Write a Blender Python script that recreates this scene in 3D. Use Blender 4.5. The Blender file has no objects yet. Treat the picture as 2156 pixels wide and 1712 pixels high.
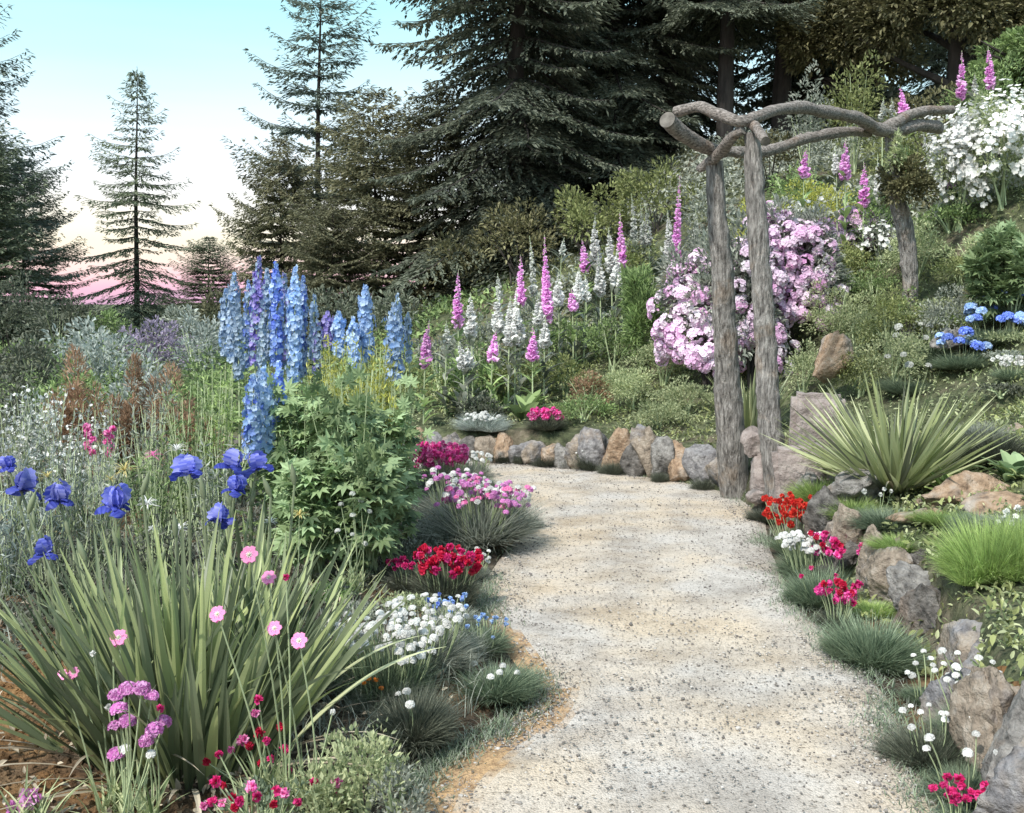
import bpy, math, random
import numpy as np
from mathutils import Vector, Matrix
# ------------------------------------------------------------------ camera, sky, sun, exposure
S = bpy.context.scene
COL = S.collection
F = 2312.0; CX, HY, CAMH = 1078.0, 640.0, 1.5      # focal length and horizon, in picture units 2156 wide
cam = bpy.data.objects.new('camera', bpy.data.cameras.new('camera')); COL.objects.link(cam)
cam.location = (0, 0, CAMH); cam.rotation_euler = (math.radians(90), 0, 0)
cam.data.sensor_width = 36; cam.data.lens = 36 * F / 2156.0
cam.data.shift_y = -(856 - HY) / 2156.0
cam.data.clip_start = .05; cam.data.clip_end = 2000
S.camera = cam
SUN_EL, SUN_AZ = math.radians(50), math.radians(215)      # azimuth clockwise from +Y
W = bpy.data.worlds.new("World"); S.world = W; W.use_nodes = True
nt = W.node_tree; nt.nodes.clear()
sky = nt.nodes.new('ShaderNodeTexSky'); sky.sky_type = 'NISHITA'; sky.sun_disc = False
sky.sun_elevation = SUN_EL; sky.sun_rotation = SUN_AZ
bg1 = nt.nodes.new('ShaderNodeBackground'); bg1.inputs[1].default_value = .05
nt.links.new(sky.outputs[0], bg1.inputs[0])
tc = nt.nodes.new('ShaderNodeTexCoord'); sp = nt.nodes.new('ShaderNodeSeparateXYZ')
nt.links.new(tc.outputs['Generated'], sp.inputs[0])
mr = nt.nodes.new('ShaderNodeMapRange'); mr.inputs['From Max'].default_value = .5
# soft uneven bands of dusk colour
nz = nt.nodes.new('ShaderNodeTexNoise'); nz.inputs['Scale'].default_value = 2.2; nz.inputs['Detail'].default_value = 3
mpn = nt.nodes.new('ShaderNodeMapping'); mpn.inputs['Scale'].default_value = (1, 1, 9)
nt.links.new(tc.outputs['Generated'], mpn.inputs[0]); nt.links.new(mpn.outputs[0], nz.inputs[0])
mad = nt.nodes.new('ShaderNodeMath'); mad.operation = 'MULTIPLY_ADD'; mad.inputs[1].default_value = .07; 
nt.links.new(nz.outputs[0], mad.inputs[0]); nt.links.new(sp.outputs[2], mad.inputs[2])
sb = nt.nodes.new('ShaderNodeMath'); sb.operation = 'SUBTRACT'; sb.inputs[1].default_value = .035
nt.links.new(mad.outputs[0], sb.inputs[0]); nt.links.new(sb.outputs[0], mr.inputs[0])
cr = nt.nodes.new('ShaderNodeValToRGB'); e = cr.color_ramp.elements
stops = [(0, (.70, .36, .60)), (.03, (.93, .42, .62)), (.07, (.98, .60, .62)), (.12, (.98, .82, .60)), (.19, (.98, .92, .86)),
         (.27, (.88, .95, .97)), (.36, (.68, .91, .93)), (.52, (.46, .86, .88)), (1, (.60, .78, .90))]
e[0].position = 0; e[0].color = (*stops[0][1], 1); e[1].position = 1; e[1].color = (*stops[-1][1], 1)
for p_, c_ in stops[1:-1]:
    q_ = e.new(p_); q_.color = (*c_, 1)
nt.links.new(mr.outputs[0], cr.inputs[0])
bg2 = nt.nodes.new('ShaderNodeBackground'); bg2.inputs[1].default_value = .78
nt.links.new(cr.outputs[0], bg2.inputs[0])
ad = nt.nodes.new('ShaderNodeAddShader'); wo = nt.nodes.new('ShaderNodeOutputWorld')
nt.links.new(bg1.outputs[0], ad.inputs[0]); nt.links.new(bg2.outputs[0], ad.inputs[1]); nt.links.new(ad.outputs[0], wo.inputs[0])
sl = bpy.data.lights.new('sun', 'SUN'); sl.energy = 3.8; sl.angle = math.radians(3); sl.color = (1, .95, .88)
so = bpy.data.objects.new('sun', sl); COL.objects.link(so)
sd = Vector((math.sin(SUN_AZ) * math.cos(SUN_EL), math.cos(SUN_AZ) * math.cos(SUN_EL), math.sin(SUN_EL)))
so.rotation_euler = sd.to_track_quat('Z', 'Y').to_euler(); so.location = sd * 50
S.view_settings.view_transform = 'Standard'; S.view_settings.look = 'None'
S.view_settings.exposure = .35; S.view_settings.gamma = 1
S.render.engine = 'CYCLES'
S.cycles.max_bounces = 5; S.cycles.diffuse_bounces = 3; S.cycles.transmission_bounces = 3; S.cycles.glossy_bounces = 2
rng = np.random.default_rng(7)
R = lambda a, b, n=None: rng.uniform(a, b, n)

# ------------------------------------------------------------------ mesh helpers
class MB:
    def __init__(s): s.V = []; s.L = []; s.T = []; s.M = []; s.R = []; s.n = 0
    def add(s, V, Fc, mat=0, rnd=.5):
        V = np.asarray(V, float).reshape(-1, 3); s.V.append(V)
        for f in (Fc if isinstance(Fc, list) else [Fc]):
            f = np.asarray(f, int); m = len(f)
            s.L.append((f + s.n).ravel()); s.T.append(np.full(m, f.shape[1])); s.M.append(np.full(m, mat))
            s.R.append(np.broadcast_to(rnd, (m,)) if np.ndim(rnd) == 0 or len(rnd) == m else np.repeat(rnd, m // len(rnd)))
        s.n += len(V)
    def inst(s, tpl, P, A, B, C, sc, mat=0, rnd=None):
        TV, TF = tpl; N = len(P); k = len(TV)
        if N == 0: return
        sc = np.asarray(sc, float)
        if sc.ndim == 1 and len(sc) == N: sc = np.stack([sc, sc, sc], 1)
        sc = np.broadcast_to(sc, (N, 3))
        V = P[:, None] + A[:, None] * (TV[None, :, 0:1] * sc[:, None, 0:1]) + B[:, None] * (TV[None, :, 1:2] * sc[:, None, 1:2]) \
            + C[:, None] * (TV[None, :, 2:3] * sc[:, None, 2:3])
        if rnd is None: rnd = rng.random(N)
        fl = []
        for f in TF:
            fl.append((f[None] + (np.arange(N) * k)[:, None, None]).reshape(-1, f.shape[1]))
        V = V.reshape(-1, 3); n0 = s.n; s.V.append(V)
        for f, g in zip(TF, fl):
            s.L.append((g + n0).ravel()); s.T.append(np.full(len(g), g.shape[1])); s.M.append(np.full(len(g), mat)); s.R.append(np.repeat(rnd, len(f)))
        s.n += len(V)
    def mesh(s, name, mats, smooth=False):
        me = bpy.data.meshes.new(name)
        V = np.concatenate(s.V); L = np.concatenate(s.L); T = np.concatenate(s.T)
        me.vertices.add(len(V)); me.vertices.foreach_set('co', V.ravel().astype(np.float32))
        me.loops.add(len(L)); me.loops.foreach_set('vertex_index', L.astype(np.int32))
        me.polygons.add(len(T)); me.polygons.foreach_set('loop_start', np.concatenate([[0], np.cumsum(T)[:-1]]).astype(np.int32))
        me.polygons.foreach_set('loop_total', T.astype(np.int32))
        me.polygons.foreach_set('material_index', np.concatenate(s.M).astype(np.int32))
        me.polygons.foreach_set('use_smooth', np.full(len(T), smooth))
        for m in (mats if isinstance(mats, (list, tuple)) else [mats]): me.materials.append(m)
        a = me.attributes.new('rnd', 'FLOAT', 'FACE'); a.data.foreach_set('value', np.concatenate(s.R).astype(np.float32))
        me.update(calc_edges=True); return me
    def build(s, name, mats, parent=None, smooth=False, loc=None):
        return link(s.mesh(name, mats, smooth), name, parent, loc)
def link(me, name, parent=None, loc=None, rot=None, sc=None):
    o = bpy.data.objects.new(name, me); COL.objects.link(o)
    if parent is not None: o.parent = parent
    if loc is not None: o.location = loc
    if rot is not None: o.rotation_euler = rot
    if sc is not None: o.scale = sc if hasattr(sc, '__len__') else (sc, sc, sc)
    return o
def tag(o, label, cat, group=None, kind=None):
    if label: o['label'] = label
    if cat: o['category'] = cat
    if group: o['group'] = group
    if kind: o['kind'] = kind
    return o
def thing(name, label, cat, loc, group=None, rz=0, sc=None):
    o = link(None, name, None, loc, (0, 0, rz), sc); o.empty_display_size = .1
    return tag(o, label, cat, group)
def kids(o): return list(o.children)
def dup(root, loc, rz=0, sc=None, label=None, group=None, tilt=(0, 0)):
    r = root.copy(); COL.objects.link(r); r.location = loc; r.rotation_euler = (tilt[0], tilt[1], rz)
    if sc is not None: r.scale = sc if hasattr(sc, '__len__') else (sc, sc, sc)
    if label: r['label'] = label
    if group: r['group'] = group
    for ch in kids(root):
        c = ch.copy(); COL.objects.link(c); c.parent = r
        for g in kids(ch):
            d = g.copy(); COL.objects.link(d); d.parent = c
    return r
def place(o, loc, rz=0, sc=None, label=None, group=None, tilt=(0, 0)):
    o.location = loc; o.rotation_euler = (tilt[0], tilt[1], rz)
    if sc is not None: o.scale = sc if hasattr(sc, '__len__') else (sc, sc, sc)
    if label: o['label'] = label
    if group: o['group'] = group
    return o
def nrm(v): return v / np.maximum(np.linalg.norm(v, axis=-1, keepdims=True), 1e-9)
def frame(d, up=None):
    d = nrm(d)
    if up is None: up = rng.normal(size=d.shape)
    b = nrm(np.cross(np.broadcast_to(up, d.shape), d)); c = np.cross(d, b)
    return d, b, c
def sph(n):
    v = rng.normal(size=(n, 3)); return nrm(v)
def arr(*l): return [np.array(f) for f in l]
T_DIA = (np.array([(0, 0, 0), (.45, .5, .06), (1, 0, 0), (.45, -.5, .06)], float), arr([(0, 3, 2, 1)]))
T_LEAF = (np.array([(0, 0, 0), (.3, .42, .12), (.35, 0, 0), (.3, -.42, .12), (.7, .34, .06), (.72, 0, -.04), (.7, -.34, .06), (1, 0, -.16)], float),
          arr([(1, 2, 5, 4), (2, 3, 6, 5)], [(0, 2, 1), (0, 3, 2), (4, 5, 7), (5, 6, 7)]))
def palm(nl=7, spread=2.2, deep=.5):
    V = [(0, 0, 0)]; Q = []
    for i in range(nl):
        a = -spread + 2 * spread * i / (nl - 1); L = 1 - .28 * abs(a) / spread; w = .17
        c, s_ = math.cos(a), math.sin(a)
        for (u, v, z) in ((deep * .8, w, .05), (L, 0, -.12), (deep * .8, -w, .05), (.25, 0, .0)):
            V.append((u * c - v * s_, u * s_ + v * c, z))
        k = 1 + 4 * i; Q.append((k + 3, k + 2, k + 1, k))
    T = [(0, 1 + 4 * i, 1 + 4 * (i + 1) + 2) for i in range(nl - 1)]
    T = []
    for i in range(nl): T += [(0, 4 * i + 3, 4 * i + 4), (0, 4 * i + 4, 4 * i + 1)]
    return (np.array(V, float), arr(Q, T))
T_PALM = palm()
def petals(n, cup=.3, w=.42, tip=.9):
    V = [(0, 0, 0)]; Q = []
    for i in range(n):
        a = 2 * math.pi * i / n; c, s_ = math.cos(a), math.sin(a)
        for (u, v, z) in ((.55, w, cup * .6), (tip, w * .5, cup), (tip, -w * .5, cup), (.55, -w, cup * .6)):
            V.append((z, u * c - v * s_, u * s_ + v * c))
        k = 1 + 4 * i; Q.append((k, k + 1, k + 2, k + 3))
    T = [(0, 1 + 4 * i, 4 + 4 * i) for i in range(n)]
    return (np.array(V, float), arr(Q, T))
T_FLOR = petals(5); T_FLAT = petals(6, .12, .45, 1.0)
def bell():
    V = []; Q = []; n = 6
    for (x, r) in ((0, .12), (.35, .26), (.8, .3), (1, .46)):
        for i in range(n):
            a = 2 * math.pi * i / n; V.append((x, r * math.cos(a), r * math.sin(a)))
    for j in range(3):
        for i in range(n): Q.append((j * n + i, j * n + (i + 1) % n, (j + 1) * n + (i + 1) % n, (j + 1) * n + i))
    return (np.array(V, float), arr(Q))
T_BELL = bell()
def ico(sub):
    import bmesh
    bm = bmesh.new(); bmesh.ops.create_icosphere(bm, subdivisions=sub, radius=1)
    V = np.array([v.co[:] for v in bm.verts]); Q = np.array([[v.index for v in f.verts] for f in bm.faces]); bm.free()
    return (V, [Q])
T_ICO1 = ico(1); T_ICO2 = ico(2); T_ICO4 = ico(4); T_ICO5 = ico(5)
def pnoise(P, sc=1., seed=0, octv=4):
    P = np.asarray(P) * sc; o = np.zeros(P.shape[:-1]); a = 1.; r = np.random.default_rng(seed)
    for k in range(octv):
        for j in range(3):
            w = r.normal(size=3); w /= np.linalg.norm(w); f = (1.6 ** k) * r.uniform(.8, 1.3)
            q = P @ w * f + r.uniform(0, 6.28); q2 = P @ np.roll(w, 1) * f * 1.3 + r.uniform(0, 6.28)
            o += a * np.sin(q + 1.2 * np.sin(q2)) / 3
        a *= .6
    return o
def tube(mb, pts, rad, n=8, mat=0, rnd=.5, cap=True, rough=0, seed=0):
    pts = np.asarray(pts, float); m = len(pts); rad = np.broadcast_to(rad, (m,))
    t = nrm(np.gradient(pts, axis=0)); ref = np.array([0, 0, 1.]) if abs(t[0, 2]) < .8 else np.array([1., 0, 0])
    b = nrm(np.cross(t, ref)); c = np.cross(t, b)
    a = np.arange(n) * 2 * math.pi / n
    ring = (np.cos(a)[None, :, None] * b[:, None] + np.sin(a)[None, :, None] * c[:, None])
    rr = np.broadcast_to(rad[:, None, None], (m, n, 1)).copy()
    if rough:
        P0 = pts[:, None] + ring * rr
        rr = rr * (1 + rough * (pnoise(P0, 14, seed)[..., None] * .7 + .5 * pnoise(P0, 45, seed + 1, 2)[..., None]))
    V = (pts[:, None] + ring * rr).reshape(-1, 3)
    i = np.arange(n); j = (i + 1) % n
    Q = np.concatenate([np.stack([k * n + i, k * n + j, (k + 1) * n + j, (k + 1) * n + i], 1) for k in range(m - 1)])
    fl = [Q]
    if cap:
        V = np.concatenate([V, pts[:1], pts[-1:]])
        fl.append(np.concatenate([np.stack([j, i, np.full(n, m * n)], 1), np.stack([(m - 1) * n + i, (m - 1) * n + j, np.full(n, m * n + 1)], 1)]))
    mb.add(V, fl, mat, rnd)
def spline(P, n):
    P = np.asarray(P, float); m = len(P); Q = np.concatenate([[2 * P[0] - P[1]], P, [2 * P[-1] - P[-2]]])
    t = np.linspace(0, m - 1, n); i = np.minimum(t.astype(int), m - 2); u = (t - i)[:, None]
    a, b, c, d = Q[i], Q[i + 1], Q[i + 2], Q[i + 3]
    return .5 * ((2 * b) + (c - a) * u + (2 * a - 5 * b + 4 * c - d) * u ** 2 + (3 * b - a - 3 * c + d) * u ** 3)
def blades(mb, P, az, lean0, lean1, L, wd, seg=6, mat=0, rnd=None, fold=.15, twist=0., tipw=.05, prof=None, jit=0):
    """curved tapering leaves: lean is the angle from vertical at the base and at the tip"""
    N = len(P); az, lean0, lean1, L, wd = [np.broadcast_to(x, (N,)).astype(float) for x in (az, lean0, lean1, L, wd)]
    t = np.linspace(0, 1, seg + 1)
    le = lean0[:, None] + (lean1 - lean0)[:, None] * t[None] ** 1.6
    hd = np.stack([np.cos(az), np.sin(az)], 1)
    dx = np.sin(le); dz = np.cos(le)
    r = np.concatenate([np.zeros((N, 1)), np.cumsum((dx[:, 1:] + dx[:, :-1]) / 2, 1)], 1) / seg * L[:, None]
    z = np.concatenate([np.zeros((N, 1)), np.cumsum((dz[:, 1:] + dz[:, :-1]) / 2, 1)], 1) / seg * L[:, None]
    C = P[:, None] + np.concatenate([hd[:, None] * r[..., None], z[..., None]], 2)
    ta = az + math.pi / 2 + (rng.normal(size=N) * twist if twist else 0)
    side = np.stack([np.cos(ta), np.sin(ta), np.zeros(N)], 1)
    w = (1 - t ** 2.2) * (.55 + .45 * np.minimum(1, t * 4)) if prof is None else prof(t)
    w = np.maximum(w, tipw)[None, :, None] * wd[:, None, None] / 2
    upn = np.stack([-hd[:, None, 0] * dz, -hd[:, None, 1] * dz, dx], 2) * fold
    V = np.stack([C - side[:, None] * w + upn * w * 2, C, C + side[:, None] * w + upn * w * 2], 2)     # N,seg+1,3,3
    base = (np.arange(N) * (seg + 1) * 3)[:, None, None]
    q = []
    for s_ in range(seg):
        for k in range(2):
            a = s_ * 3 + k; q.append((a, a + 1, a + 4, a + 3))
    Q = (np.array(q)[None] + base).reshape(-1, 4)
    if rnd is None: rnd = rng.random(N)
    mb.add(V.reshape(-1, 3), Q, mat, np.clip(np.repeat(rnd, seg * 2) + (jit * rng.normal(size=N * seg * 2) if jit else 0), 0, 1))
    return C

# ------------------------------------------------------------------ materials
def mat(name): 
    m = bpy.data.materials.new(name); m.use_nodes = True; n = m.node_tree; n.nodes.clear(); return m, n
def N_(n, t, **k):
    o = n.nodes.new(t)
    for a, v in k.items():
        if a in o.inputs.keys() if isinstance(a, str) else False: o.inputs[a].default_value = v
        else: setattr(o, a, v)
    return o
def leafm(name, c1, c2, tr=.35, rough=.55, c3=None):
    if 'petals' not in name:
        def _b(c):
            g = sum(c) / 3; return tuple(min(.8, (x * .90 + g * .10) * 1.6) for x in c)
        c1, c2, c3 = _b([x * .72 for x in c1]), _b([x * 1.08 for x in c2]), (_b(c3) if c3 else None)
    m, n = mat(name); L = n.links.new
    at = N_(n, 'ShaderNodeAttribute'); at.attribute_name = 'rnd'
    oi = n.nodes.new('ShaderNodeObjectInfo')
    r = n.nodes.new('ShaderNodeValToRGB'); r.color_ramp.elements[0].color = (*c1, 1); r.color_ramp.elements[1].color = (*c2, 1)
    if c3: q = r.color_ramp.elements.new(.5); q.color = (*c3, 1)
    L(at.outputs['Fac'], r.inputs[0])
    hs = n.nodes.new('ShaderNodeHueSaturation'); L(r.outputs[0], hs.inputs['Color'])
    mr_ = n.nodes.new('ShaderNodeMapRange'); mr_.inputs['To Min'].default_value = .82; mr_.inputs['To Max'].default_value = 1.18
    L(oi.outputs['Random'], mr_.inputs[0]); L(mr_.outputs[0], hs.inputs['Value'])
    p = n.nodes.new('ShaderNodeBsdfPrincipled'); p.inputs['Roughness'].default_value = rough
    p.inputs['Specular IOR Level'].default_value = .35
    t = n.nodes.new('ShaderNodeBsdfTranslucent'); x = n.nodes.new('ShaderNodeMixShader'); x.inputs[0].default_value = tr
    o = n.nodes.new('ShaderNodeOutputMaterial')
    L(hs.outputs[0], p.inputs['Base Color']); L(hs.outputs[0], t.inputs[0]); L(p.outputs[0], x.inputs[1]); L(t.outputs[0], x.inputs[2]); L(x.outputs[0], o.inputs[0])
    return m
def _ds(cs, k=.35):
    return [tuple(x * (1 - k) + sum(c) / 3 * k for x in c) for c in cs]
def noisem(name, cols, scale=4, detail=8, bump=.3, bscale=30, stretch=(1, 1, 1), rough=.9, cols2=None, s2=1.2, bdist=.02, obj=True, fac2=(.55, .65)):
    """stone, bark, soil: noise-ramped colour (cols), large patches of a second ramp, real bump"""
    k_ = .3 if 'rock' in name else (.25 if 'bark' in name else 0); cols = _ds(cols, k_); cols2 = _ds(cols2, k_) if cols2 else None
    m, n = mat(name); L = n.links.new
    tc_ = n.nodes.new('ShaderNodeTexCoord'); oi = n.nodes.new('ShaderNodeObjectInfo')
    ml = n.nodes.new('ShaderNodeVectorMath'); ml.operation = 'ADD'
    sc_ = n.nodes.new('ShaderNodeVectorMath'); sc_.operation = 'SCALE'; sc_.inputs[0].default_value = (17, 31, 11); L(oi.outputs['Random'], sc_.inputs['Scale'])
    mp = n.nodes.new('ShaderNodeMapping'); mp.inputs['Scale'].default_value = stretch
    L(tc_.outputs['Object'], ml.inputs[0])
    if obj: L(sc_.outputs[0], ml.inputs[1])
    L(ml.outputs[0], mp.inputs[0])
    def ns(s, d, v=mp):
        q = n.nodes.new('ShaderNodeTexNoise'); q.inputs['Scale'].default_value = s; q.inputs['Detail'].default_value = d
        q.inputs['Roughness'].default_value = .62; L(v.outputs[0], q.inputs['Vector']); return q
    n1 = ns(scale, detail)
    def ramp(cs, src, lo=.3, hi=.7):
        r = n.nodes.new('ShaderNodeValToRGB'); e = r.color_ramp.elements; k = len(cs)
        e[0].position = lo; e[0].color = (*cs[0], 1); e[1].position = hi; e[1].color = (*cs[-1], 1)
        for i in range(1, k - 1): q = e.new(lo + (hi - lo) * i / (k - 1)); q.color = (*cs[i], 1)
        L(src, r.inputs[0]); return r
    c = ramp(cols, n1.outputs[0])
    if cols2:
        n2 = ns(s2, 4, ml); c2 = ramp(cols2, n1.outputs[0]); f = ramp([(0, 0, 0), (1, 1, 1)], n2.outputs[0], *fac2)
        mx = n.nodes.new('ShaderNodeMixRGB'); L(f.outputs[0], mx.inputs[0]); L(c.outputs[0], mx.inputs[1]); L(c2.outputs[0], mx.inputs[2]); c = mx
    n3 = ns(bscale, 6); bu = n.nodes.new('ShaderNodeBump'); bu.inputs['Strength'].default_value = bump; bu.inputs['Distance'].default_value = bdist
    L(n3.outputs[0], bu.inputs['Height'])
    p = n.nodes.new('ShaderNodeBsdfPrincipled'); p.inputs['Roughness'].default_value = rough; p.inputs['Specular IOR Level'].default_value = .2
    o = n.nodes.new('ShaderNodeOutputMaterial')
    L(c.outputs[0], p.inputs['Base Color']); L(bu.outputs[0], p.inputs['Normal']); L(p.outputs[0], o.inputs[0])
    return m
G_ = {
 'spruce': leafm('spruce_needles', (.05, .07, .045), (.17, .20, .12), .3),
 'spruce_blue': leafm('blue_spruce_needles', (.055, .08, .07), (.19, .235, .185), .3),
 'fir': leafm('fir_needles', (.055, .062, .036), (.20, .195, .11), .3),
 'firdark': leafm('dark_fir_needles', (.035, .047, .038), (.17, .19, .13), .3),
 'brown': leafm('dark_ivy_leaves', (.04, .042, .02), (.17, .16, .075), .25),
 'olive': leafm('olive_leaves', (.09, .11, .035), (.31, .34, .13), .38),
 'yellow': leafm('yellow_green_leaves', (.18, .20, .03), (.42, .42, .08), .4),
 'grey': leafm('grey_green_leaves', (.09, .11, .085), (.33, .35, .29), .35),
 'silver': leafm('silver_leaves', (.12, .15, .135), (.42, .46, .42), .35),
 'green': leafm('mid_green_leaves', (.05, .09, .035), (.28, .38, .14), .38),
 'sage': leafm('sage_leaves', (.12, .18, .07), (.44, .56, .26), .4),
 'fresh': leafm('fresh_green_leaves', (.13, .2, .05), (.33, .43, .14), .4),
 'mint': leafm('mint_leaves', (.05, .09, .04), (.28, .38, .20), .35, c3=(.16, .22, .09)),
 'dark': leafm('dark_cushion_leaves', (.035, .045, .03), (.13, .14, .10), .25),
 'cush': leafm('cushion_leaves', (.05, .085, .05), (.19, .24, .15), .3),
 'iris': leafm('iris_leaves', (.055, .08, .04), (.37, .42, .17), .35, .42, c3=(.19, .225, .13)),
 'yucca': leafm('yucca_leaves', (.08, .085, .075), (.36, .38, .22), .25, .4, c3=(.19, .22, .09)),
 'rust': leafm('rust_leaves', (.14, .085, .05), (.36, .23, .14), .35),
 'mauve': leafm('mauve_leaves', (.16, .13, .2), (.40, .34, .46), .35),
 'stem': leafm('green_stems', (.15, .2, .09), (.36, .42, .24), .1),
 'dry': leafm('dry_stems', (.14, .11, .08), (.34, .29, .21), .1),
 'p_white': leafm('white_petals', (.72, .72, .70), (.90, .90, .87), .3, .6),
 'p_grey': leafm('pale_grey_petals', (.40, .42, .38), (.76, .77, .72), .3, .6),
 'p_pink': leafm('pink_petals', (.62, .16, .52), (.86, .50, .78), .3, .6),
 'p_rose': leafm('rose_petals', (.72, .08, .36), (.90, .48, .68), .3, .6, c3=(.82, .22, .50)),
 'p_mag': leafm('magenta_petals', (.55, .01, .12), (.85, .08, .34), .3, .6),
 'p_hot': leafm('hot_pink_petals', (.78, .02, .30), (.92, .25, .58), .3, .6),
 'p_crim': leafm('crimson_petals', (.45, .005, .04), (.75, .03, .10), .3, .6),
 'p_red': leafm('red_petals', (.55, .015, .02), (.85, .10, .06), .3, .6),
 'p_fox': leafm('foxglove_petals', (.82, .32, .74), (.93, .62, .89), .3, .6),
 'p_blue': leafm('light_blue_petals', (.24, .42, .78), (.60, .75, .94), .3, .6),
 'p_blueg': leafm('grey_blue_petals', (.18, .29, .46), (.52, .63, .75), .3, .6),
 'p_deep': leafm('deep_blue_petals', (.10, .17, .68), (.34, .50, .90), .3, .6),
 'p_viol': leafm('violet_petals', (.22, .17, .58), (.52, .47, .86), .3, .6),
 'p_iris': leafm('iris_petals', (.03, .04, .30), (.36, .38, .82), .35, .5, c3=(.10, .13, .58)),
 'p_orng': leafm('orange_petals', (.65, .16, .02), (.8, .32, .05), .3, .6),
 'p_yel': leafm('pale_yellow_petals', (.55, .46, .16), (.75, .66, .32), .3, .6),
 'rhodo': leafm('rhododendron_petals', (.78, .40, .70), (.92, .90, .91), .3, .6, c3=(.90, .70, .87)),
}
M_BARK = noisem('conifer_bark', [(.035, .03, .028), (.10, .085, .075)], 6, bump=.6, bscale=20, stretch=(1, 1, .25), bdist=.05)
M_POST = noisem('rough_log_bark', [(.05, .045, .04), (.29, .265, .24), (.56, .52, .47)], 55, 12, 1., 90, (1, 1, .16), cols2=[(.08, .06, .045), (.34, .27, .21), (.54, .46, .39)], s2=5, bdist=.04)
M_BEAM = noisem('rough_beam_bark', [(.04, .035, .03), (.27, .23, .20), (.54, .47, .42)], 60, 12, 1., 90, (.5, 1, 1.4), cols2=[(.08, .055, .04), (.25, .18, .13), (.38, .31, .26)], s2=4, bdist=.02)
M_CUT = noisem('sawn_log_end', [(.10, .09, .08), (.28, .26, .23)], 12, bump=.2, bscale=40)
ST = dict(scale=16, detail=12, bump=1., bscale=26, bdist=.04)
M_ROCK = {
 'grey': noisem('grey_rock', [(.07, .065, .06), (.25, .232, .21), (.43, .405, .37)], cols2=[(.14, .09, .05), (.36, .23, .13), (.5, .38, .26)], fac2=(.62, .72), s2=2.5, **ST),
 'dark': noisem('dark_rock', [(.04, .037, .035), (.15, .135, .12), (.29, .265, .24)], cols2=[(.1, .08, .06), (.26, .19, .14), (.36, .3, .24)], fac2=(.55, .7), s2=2.5, **ST),
 'orange': noisem('orange_rock', [(.18, .11, .06), (.44, .27, .14), (.56, .41, .27)], cols2=[(.12, .11, .10), (.33, .30, .26), (.5, .46, .4)], fac2=(.52, .66), s2=2.5, **ST),
 'tan': noisem('tan_rock', [(.14, .11, .08), (.34, .26, .18), (.48, .4, .31)], cols2=[(.08, .08, .09), (.24, .23, .24), (.38, .37, .37)], fac2=(.5, .62), s2=2.8, **ST),
 'lilac': noisem('lilac_grey_rock', [(.08, .075, .08), (.25, .235, .235), (.41, .39, .38)], cols2=[(.14, .1, .06), (.36, .25, .16), (.48, .38, .28)], fac2=(.55, .68), s2=2.8, **ST),
 'pink': noisem('pinkish_dressed_stone', [(.17, .14, .125), (.33, .28, .26), (.45, .40, .37)], 9, 10, .9, 30, bdist=.03, cols2=[(.12, .11, .10), (.25, .23, .22), (.34, .31, .29)], s2=4),
}
M_SOIL = noisem('bed_soil', [(.03, .025, .02), (.10, .08, .06), (.21, .17, .125)], 9, 10, 1, 30, cols2=[(.09, .05, .025), (.28, .15, .06), (.42, .27, .13)], s2=.9, bdist=.05, obj=False, fac2=(.5, .62))

M_MOSS = noisem('mossy_bank_soil', [(.03, .035, .022), (.10, .115, .06), (.20, .21, .12)], 9, 10, 1, 30, cols2=[(.05, .045, .03), (.15, .13, .09), (.26, .22, .16)], s2=1.5, bdist=.05, obj=False)
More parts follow.
